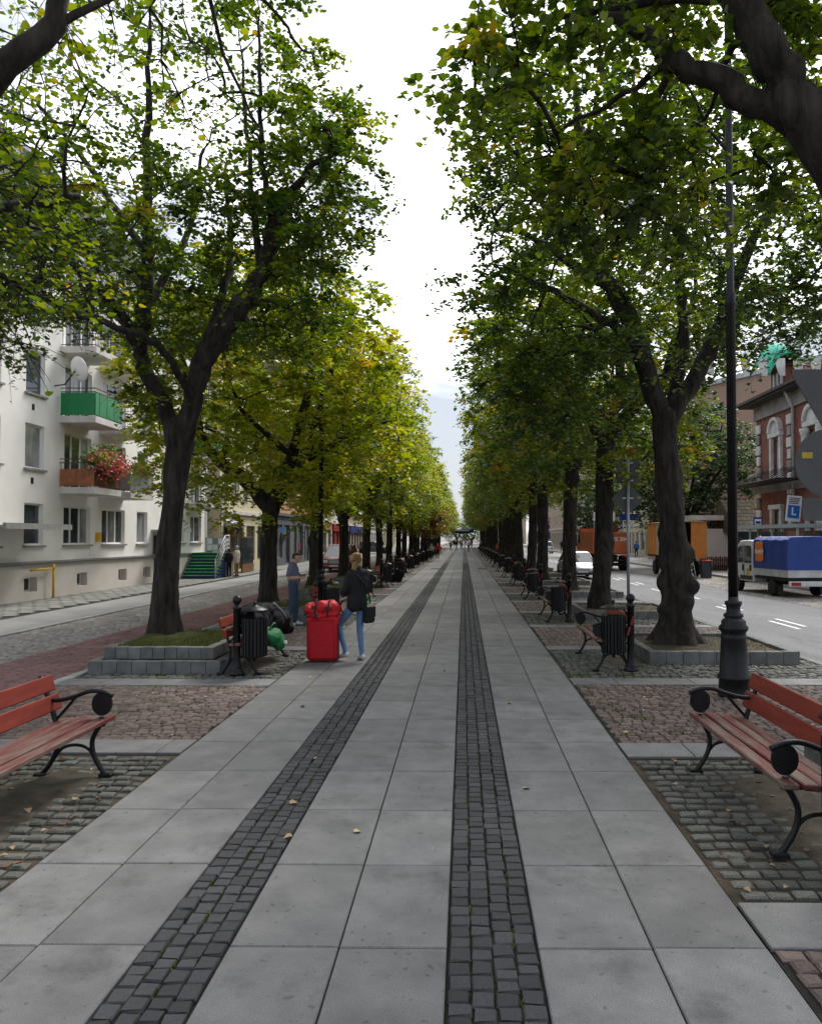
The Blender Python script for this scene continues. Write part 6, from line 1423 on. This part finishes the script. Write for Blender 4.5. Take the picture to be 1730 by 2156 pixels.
ph_ = MB().cbox(-.035, .035, -.006, .006, -.07, .07, .005).build('phone', M['white_print']); ph_.matrix_world = Matrix.Translation((-3.88 + .31*.97, 17.3 + .02, 1.20*.97)) @ Matrix.Rotation(R(-88), 4, 'Z') @ Matrix.Rotation(R(50), 4, 'X')
tag(ph_, 'small pale phone in the hand of the man in the polo shirt', 'phone')
# woman with jeans seen from behind
Hd, Pw = head((0, .03, 1.625), (0, -.015, 1.43), (.72, .68, .02))
J = torso(1, 1, .92) + legs(.90, (-.15, .29, .565), (.09, .04, .50), (-.17, .08, .14), (.07, -.04, .09), tl=(-.20, .26, .05), tr=(.15, .12, .035), th=.086, kn=.056, an=.04) + Hd
J += [((-.17, -.01, 1.41), .06, (-.245, .02, 1.16), .05, 1), ((-.245, .02, 1.16), .05, (-.08, .20, 1.06), .038, 1), ((.17, -.01, 1.41), .06, (.235, .02, 1.16), .05, 1), ((.235, .02, 1.16), .05, (.06, .20, 1.10), .038, 1),
      ((0, -.02, 1.40), .07, (0, -.015, 1.49), .056, 1), ((-.075, .0, .90), .116, (-.07, .0, 1.0), .112, 1), ((.075, 0, .90), .116, (.07, .0, 1.0), .112, 1)]
fa = hand(J, (-.08, .20, 1.06), (.0, .24, 1.08), 1, (.3, -.5, .3)); fb_ = hand(J, (.06, .20, 1.10), (-.03, .24, 1.08), -1, (-.3, -.5, .3))
wom = person('woman in a black jacket and blue jeans with blond tied-up hair, seen from behind', (-1.74, 12.42, 0), R(48), 1.0, J, [SK, BLACK, JEANS, WSHOE], .016,
             ([(Pw(0, -.03, .035), (.096, .102, .094)), (Pw(.0, -.09, .05), (.07, .06, .07)), (Pw(.01, -.115, .085), (.055, .05, .05)), (Pw(0, -.07, -.05), (.07, .05, .07)), (Pw(-.02, -.10, -.12), (.05, .04, .08)), (Pw(-.045, -.105, -.20), (.034, .028, .07)), (Pw(.04, -.10, .10), (.045, .045, .04)), (Pw(-.045, -.105, .04), (.05, .045, .05))], BLOND))
add_fingers(wom, fa + fb_, SK); face_bits(wom, Pw)
mb = MB(); mb.tube(smooth_path([(-.16, -.03, 1.47), (-.02, -.135, 1.32), (.13, -.135, 1.08), (.22, -.06, .92)], 4), .012, 5)
hb = thing('handbag', 'black shoulder bag hanging at the hip of the blond woman', 'handbag', (-1.74, 12.42, 0), R(48))
mb.build('strap', M['iron'], hb); mb = MB(); mb.cbox(.06, .27, -.15, -.05, .60, .86, .03, M=None); mb.build('pouch', cloth('black_leather', (.012, .012, .013)), hb); mb = MB(); mb.cbox(.065, .265, -.16, -.145, .70, .87, .008); mb.build('flap', BLACK, hb); mb = MB(); mb.cbox(.09, .13, -.155, -.135, .93, .97, .008); mb.build('green_tag', mat('green_tag', (.03, .65, .12), .5), hb)
# couple by the notice board and far people
def standing(label, loc, rz, s, top, trou, hairm, vox=.03, stride=0, group=None, shoe=None, long_=False, arms=.0):
    Hd, P_ = head(); J = torso(1, 2 if not long_ else 1) + legs(.92, (-.1, .02 + stride*.6, .5), (.1, .02 - stride*.3, .5), (-.1, stride, .09), (.1, -stride, .09 + stride*.2), th=.09, kn=.065, an=.05) + Hd
    for q in (-1, 1): J += [((q*.19, -.01, 1.41), .062, (q*.25, -.03, 1.14), .052, 1), ((q*.25, -.03, 1.14), .05, (q*.24, .10 + arms*q*.1, .92), .036, 1), ((q*.24, .10 + arms*q*.1, .92), .03, (q*.235, .13, .82), .034, 0)]
    if long_: J += [((-.08, 0, .85), .12, (-.08, 0, 1.1), .12, 1), ((.08, 0, .85), .12, (.08, 0, 1.1), .12, 1)]
    return person(label, loc, rz, s, J, [SK, top, trou, shoe or DSHOE], vox, ([(P_(0, -.03, .04), (.1, .105, .085)), (P_(0, -.06, -.03), (.085, .06, .09))], hairm), group=group)
standing('woman in black standing by the notice board on the left', (-12.05, 39.0, -.02), R(60), .84, BLACK, BLACK, BROWNH, .022)
standing('grey-haired man in a cream jacket and ochre trousers by the doorway', (-11.72, 39.2, -.02), R(75), .92, CREAM, OCHRE, GREYH, .022, long_=True)
WHITE = cloth('white_shirt', (.66, .66, .66), .05); SAGE = cloth('sage_cardigan', (.36, .38, .30)); NAVY = cloth('navy_top', (.02, .03, .06)); ORG = cloth('orange_top', (.60, .14, .05)); REDT = cloth('red_top', (.50, .02, .02)); BLUEJ = cloth('blue_jacket', (.03, .12, .45)); WHT2 = cloth('white_trousers', (.55, .55, .56))
FP = 'people walking far down the promenade'
standing('person in a white shirt and black trousers walking away down the promenade', (.68, 106, 0), 0, .93, WHITE, BLACK, GREYH, .03, .12, FP)
standing('person in a sage cardigan and black trousers far down the promenade', (-1.9, 112, 0), R(180), .9, SAGE, BLACK, GREYH, .03, .08, FP)
standing('person in a navy top and white trousers far down the promenade', (-1.1, 114, 0), R(180), .95, NAVY, WHT2, BROWNH, .03, .12, FP)
standing('person in pale blue jeans and a grey top far down the promenade', (-.3, 120, 0), R(180), .85, cloth('grey_top', (.25, .25, .26)), JEANS, BROWNH, .03, .15, FP)
standing('person in an orange top in the distant crowd on the promenade', (-.7, 150, 0), R(180), .95, ORG, DJEANS, BROWNH, .03, .1, FP)
standing('person in a red top in the distant crowd on the promenade', (1.5, 146, 0), R(180), .95, REDT, OCHRE, BROWNH, .03, .1, FP)
standing('person in a dark top at the left of the distant crowd', (-1.9, 148, 0), R(180), .95, NAVY, DJEANS, BROWNH, .03, .1, FP)
standing('person in white beneath the banner in the distant crowd', (.3, 152, 0), R(180), .95, WHITE, JEANS, BROWNH, .03, .1, FP)
standing('person in a pale shirt standing at the right row far away', (2.8, 128, 0), R(120), .95, SAGE, NAVY, BROWNH, .03, 0)
standing('person in a red top beside the left benches far down the promenade', (-2.45, 71, 0), R(200), .85, REDT, BLACK, BROWNH, .03, .05)
standing('person in a pale top beside the left benches, left of the red one', (-3.0, 70, 0), R(200), .82, SAGE, BLACK, GREYH, .03, 0)
standing('person in an orange vest standing between the right-hand trunks', (3.35, 74, 0), R(180), .9, ORG, NAVY, BROWNH, .03, 0)
standing('person in dark clothes with a bright blue backpack on the right pavement', (17.2, 76, .03), 0, .92, BLUEJ, NAVY, BROWNH, .03, .1)
standing('person in dark clothes beyond the dump truck on the right pavement', (13.9, 108, .03), 0, .92, BLACK, BLACK, BROWNH, .03, .1)
cbag = MB().cbox(.98, 1.12, 105.9, 106.0, .55, .9, .02).build('carrier_bag', M['white_print']); tag(cbag, 'white carrier bag held by the walker in the white shirt', 'bag')
# ---------------------------------------------------------------- luggage
def lump(name, parent, parts, m, vox=.02, amp=.02, freq=6, seed=0, sm=3):
    mb = MB()
    for c, r_ in parts: mb.ball(c, r_, 14, 10)
    me = remeshed(mb, vox, sm); off = Vector((seed*3.1, seed*1.7, 0))
    for v in me.vertices: v.co += v.normal * (amp * (mnoise.noise(v.co*freq + off) + .6*abs(mnoise.noise(v.co*freq*2.3 + off)) - .2))
    me.materials.clear(); me.materials.append(m); me.polygons.foreach_set('use_smooth', np.ones(len(me.polygons), bool)); me.name = name
    return link(name, me, parent)
REDN = mat('red_nylon', (.55, .012, .018), .6, var=.15, scale=5, bump=.25, bscale=60); REDS = mat('red_canvas', (.50, .010, .020), .8, var=.12, scale=30, bump=.3, bscale=150)
su = thing('suitcase', 'tall red wheeled suitcase standing beside the woman', 'suitcase', (-2.27, 12.3, 0), R(4))
mb = MB(); mb.cbox(-.25, .25, -.15, .15, .03, .74, .045); o = mb.build('case', REDS, su); md = o.modifiers.new('b', 'BEVEL'); md.width = .02; md.segments = 3
for s in (-.2, .2): mb = MB(); mb.lathe([(.03, -.015), (.04, -.01), (.04, .01), (.03, .015)], 12, M=Matrix.Translation((s, .13, .04)) @ Matrix.Rotation(R(90), 4, 'Y')); mb.build('castor', M['tyre'], su)
mb = MB(); mb.box(.245, .258, -.14, .0, .03, .62); mb.build('corner_trim', M['blackplastic'], su, fix=False)
mb = MB(); mb.tube([(-.2, -.155, .06), (-.2, -.157, .68), (.2, -.157, .68), (.2, -.155, .06)], .007, 5); mb.build('zip_piping', REDN, su)
tb_ = thing('duffel_bag', 'crumpled red duffel bag strapped on top of the tall red suitcase', 'bag', (-2.27, 12.3, .74), R(4))
lump('sack', tb_, [((-.13, 0, .10), (.16, .17, .13)), ((.12, .02, .11), (.17, .17, .14)), ((0, -.02, .13), (.2, .17, .12)), ((.05, .0, .02), (.24, .16, .08)), ((-.1, -.03, .0), (.18, .15, .08))], REDN, .014, .045, 7, 1, 1)
for x in (-.10, .10): mb = MB(); mb.tube(smooth_path([(x - .02, -.19, .0), (x, -.20, .12), (x + .01, -.10, .255), (x, .1, .25)], 3), .013, 6, flat=.4); mb.build('strap', BLACK, tb_)
for (x, z) in ((-.1, .02), (.08, .14), (-.14, .15)): mb = MB(); mb.cbox(x - .03, x + .03, -.215, -.19, z - .03, z + .025, .006); mb.build('buckle', M['blackplastic'], tb_)
BN = mat('black_nylon', (.009, .009, .011), .85, var=.4, scale=8, bump=.4, bscale=40, spec=.2)
b1 = thing('backpack', 'bulging black backpack lying on the bench behind the bin', 'backpack', (-3.2, 11.55, .47))
lump('sack', b1, [((0, 0, .22), (.24, .38, .22)), ((.02, .1, .36), (.2, .25, .17)), ((-.02, -.2, .28), (.2, .22, .2)), ((.1, .05, .12), (.16, .3, .13))], BN, .02, .045, 6, 2)
for yy in (-.15, .12): mb = MB(); mb.tube(smooth_path([(.2, yy, .05), (.24, yy + .02, .28), (.1, yy, .5), (-.15, yy, .45)], 3), .016, 6, flat=.4); mb.build('strap', M['blackplastic'], b1)
b2 = thing('backpack', 'second black backpack with grey trim slumped on the far half of the bench', 'backpack', (-3.12, 12.35, .47))
lump('sack', b2, [((0, 0, .2), (.24, .36, .2)), ((.08, .15, .18), (.2, .28, .16)), ((-.05, -.15, .36), (.16, .2, .14)), ((.16, .28, .04), (.16, .2, .12))], BN, .02, .045, 6, 5)
mb = MB(); mb.tube(smooth_path([(.22, .12, .1), (.2, .0, .28), (.05, -.1, .48)], 4), .03, 6, flat=.4); mb.build('grey_trim', M['greysheet'], b2)
GN = mat('green_nylon', (.004, .115, .034), .75, var=.2, scale=6, bump=.3, bscale=30)
b3 = thing('sports_bag', 'green bag hanging over the front edge of the bench', 'bag', (-2.86, 11.5, .40))
lump('sack', b3, [((0, 0, .10), (.13, .23, .14)), ((.06, .08, .01), (.10, .19, .13)), ((-.08, -.12, .16), (.11, .22, .09))], GN, .018, .035, 6, 8)
mb = MB(); mb.box(.15, .19, -.02, .02, .0, .04); mb.build('white_label', M['white_print'], b3, fix=False)
mb = MB(); mb.tube(smooth_path([(-.05, -.2, .2), (0, -.1, .3), (0, .05, .3), (-.02, .15, .24)], 3), .014, 6); mb.build('handle', GN, b3)
st2 = thing('trolley_bag', 'black trolley bag leaning by a bench far along the left row', 'suitcase', (-3.05, 34.2, 0), R(10)); mb = MB(); mb.cbox(-.2, .2, -.15, .15, .02, .6, .05, M=Matrix.Rotation(R(24), 4, 'Y')); mb.build('case', BN, st2); mb = MB(); mb.tube([(.1, -.1, .5), (.42, -.1, .95), (.42, .1, .95), (.1, .1, .5)], .012, 6); mb.build('handle', M['blackplastic'], st2)
# ---------------------------------------------------------------- fallen leaves, weeds
YL = [mat('fallen_leaf_%s' % n, c, .7, var=.2, scale=20, rand=.25) for n, c in (('yellow', (.44, .33, .16)), ('tan', (.36, .24, .13)), ('brown', (.13, .065, .035)))]
lms = []
for k, m_ in enumerate(YL):
    for q in range(2):
        rq = np.random.default_rng(k*5 + q); P = [(a*.9, b - .5, c_*1.6 + abs(rq.normal(0, .06))) for a, b, c_ in LEAF6]
        mb = MB(); mb.add(P, [(0, 3, 2, 1), (0, 5, 4, 3)], 0, True); lms.append(mb.mesh('fallen_leaf', m_))
def drop(x, y, z, lab, grp, s=None, heavy=0):
    k = rng.choice((0, 1, 0, 1, 2, 3) if not heavy else (2, 3, 4, 5, 4, 5)); o = link('fallen_leaf', lms[k], None, (x, y, z + .006), rng.uniform(0, 6.28), (s or rng.uniform(.035, .06),)*3)
    o.rotation_euler = (rng.uniform(-.2, .2), rng.uniform(-.2, .2), o.rotation_euler[2]); tag(o, lab, 'leaf', grp)
for (x, y) in ((-.72, 5.2), (-1.17, 5.1), (-1.28, 5.75), (-1.35, 6.9), (.55, 9.2), (-.3, 11.4), (-.95, 14.2), (.5, 6.1), (-1.9, 9.0), (-2.2, 10.9)): drop(x, y, 0, 'pale yellow leaf fallen on the promenade slabs', 'fallen leaves on the slabs', .06)
for k in range(46): drop(rng.uniform(-5.2, -2.7), rng.choice((rng.uniform(7.6, 10.3), rng.uniform(14.1, 16.7))), 0, 'yellow leaf fallen on the red setts left of the promenade', 'fallen leaves on the left red setts')
for k in range(40): drop(rng.uniform(1.6, 5.3), rng.choice((rng.uniform(7.5, 10.3), rng.uniform(14.2, 16.8))), 0, 'yellow leaf fallen on the red setts right of the promenade', 'fallen leaves on the right red setts')
for k in range(60): drop(rng.uniform(-9.4, -6), rng.uniform(11, 24), -.02, 'yellow leaf fallen on the street left of the planters', 'fallen leaves on the left street')
for k in range(44): drop(rng.uniform(1.6, 2.8), rng.uniform(4.3, 6.9), .004, 'brown leaf fallen among the grey setts by the right bench', 'fallen leaves by the right bench', heavy=1)
for k in range(44): drop(rng.uniform(-3.8, -2.7), rng.uniform(4.4, 6.9), .004, 'brown leaf fallen among the grey setts by the left bench', 'fallen leaves by the left bench', heavy=1)
for k in range(30): drop(rng.uniform(2.6, 5.2), 11.95 + abs(rng.gauss(0, .12)) - .15, .0, 'brown leaf drifted against the right planter', 'fallen leaves at the right planter', heavy=1)
# moss and small weeds in the joints of the dark stripes and setts
Vs = []; Fs = []; b0 = 0; rq = np.random.default_rng(9)
for k in range(110):
    xa = rng.choice((XS[2] + .1*rng.randint(1, 3), XS[5] + .11*rng.randint(1, 3))) ; yy = 3.1 + abs(rng.gauss(0, 2.2)); V, F = grass_mesh(xa - .012, xa + .012, yy - .05, yy + .05, -.012, 12, k, .015); Vs.append(V); Fs.append(F + b0); b0 += len(V)
for k in range(60):
    side = rng.random() < .5; xx = rng.uniform(1.55, 2.6) if side else rng.uniform(-4.6, -2.7); yy = rng.uniform(7.6, 10.3) if rng.random() < .75 else rng.uniform(10.95, 11.3)
    V, F = grass_mesh(xx - .08, xx + .08, yy - .05, yy + .05, -.01, 30, k + 300, .03); Vs.append(V); Fs.append(F + b0); b0 += len(V)
o = link('joint_weeds', np_mesh('joint_weeds', np.concatenate(Vs), np.concatenate(Fs), M['grass'])); tag(o, 'tiny weeds and moss growing in the paving joints', 'weeds', kind='stuff')
# large single leaves of the two overhanging trees
for tr_, nn, mesh_, sd in ((T0R, 260, t0r[2], 3), (T0L, 150, t0l[2], 4)):
    rq = np.random.default_rng(sd); nvv = len(mesh_.vertices); co = np.zeros(nvv*3, np.float32); mesh_.vertices.foreach_get('co', co); co = co.reshape(-1, 6, 3)
    cw = co.mean(1) + np.array(tr_.location)
    u = 976 + cw[:, 0]*1600/cw[:, 1]; v = 1132 - (cw[:, 2] - 2)*1600/cw[:, 1]; vis = np.where((u > 0) & (u < 1730) & (v > 0) & (v < 1100))[0]
    vis = vis[np.argsort(cw[vis, 1])][:nn*2]; vis = rq.choice(vis, min(nn, len(vis)), False)
    for i in vis:
        P = co[i] - co[i][0] + 0; c0 = co[i][0]; off = np.array([rq.normal(0, .03), rq.normal(0, .03), -.05])
        me = np_mesh('leaf', P, LF6, LM, np.full(6, rq.normal(.5, .14))); link('leaf', me, tr_, tuple(float(q) for q in c0 + off))

bpy.data.scenes.remove(TMP)
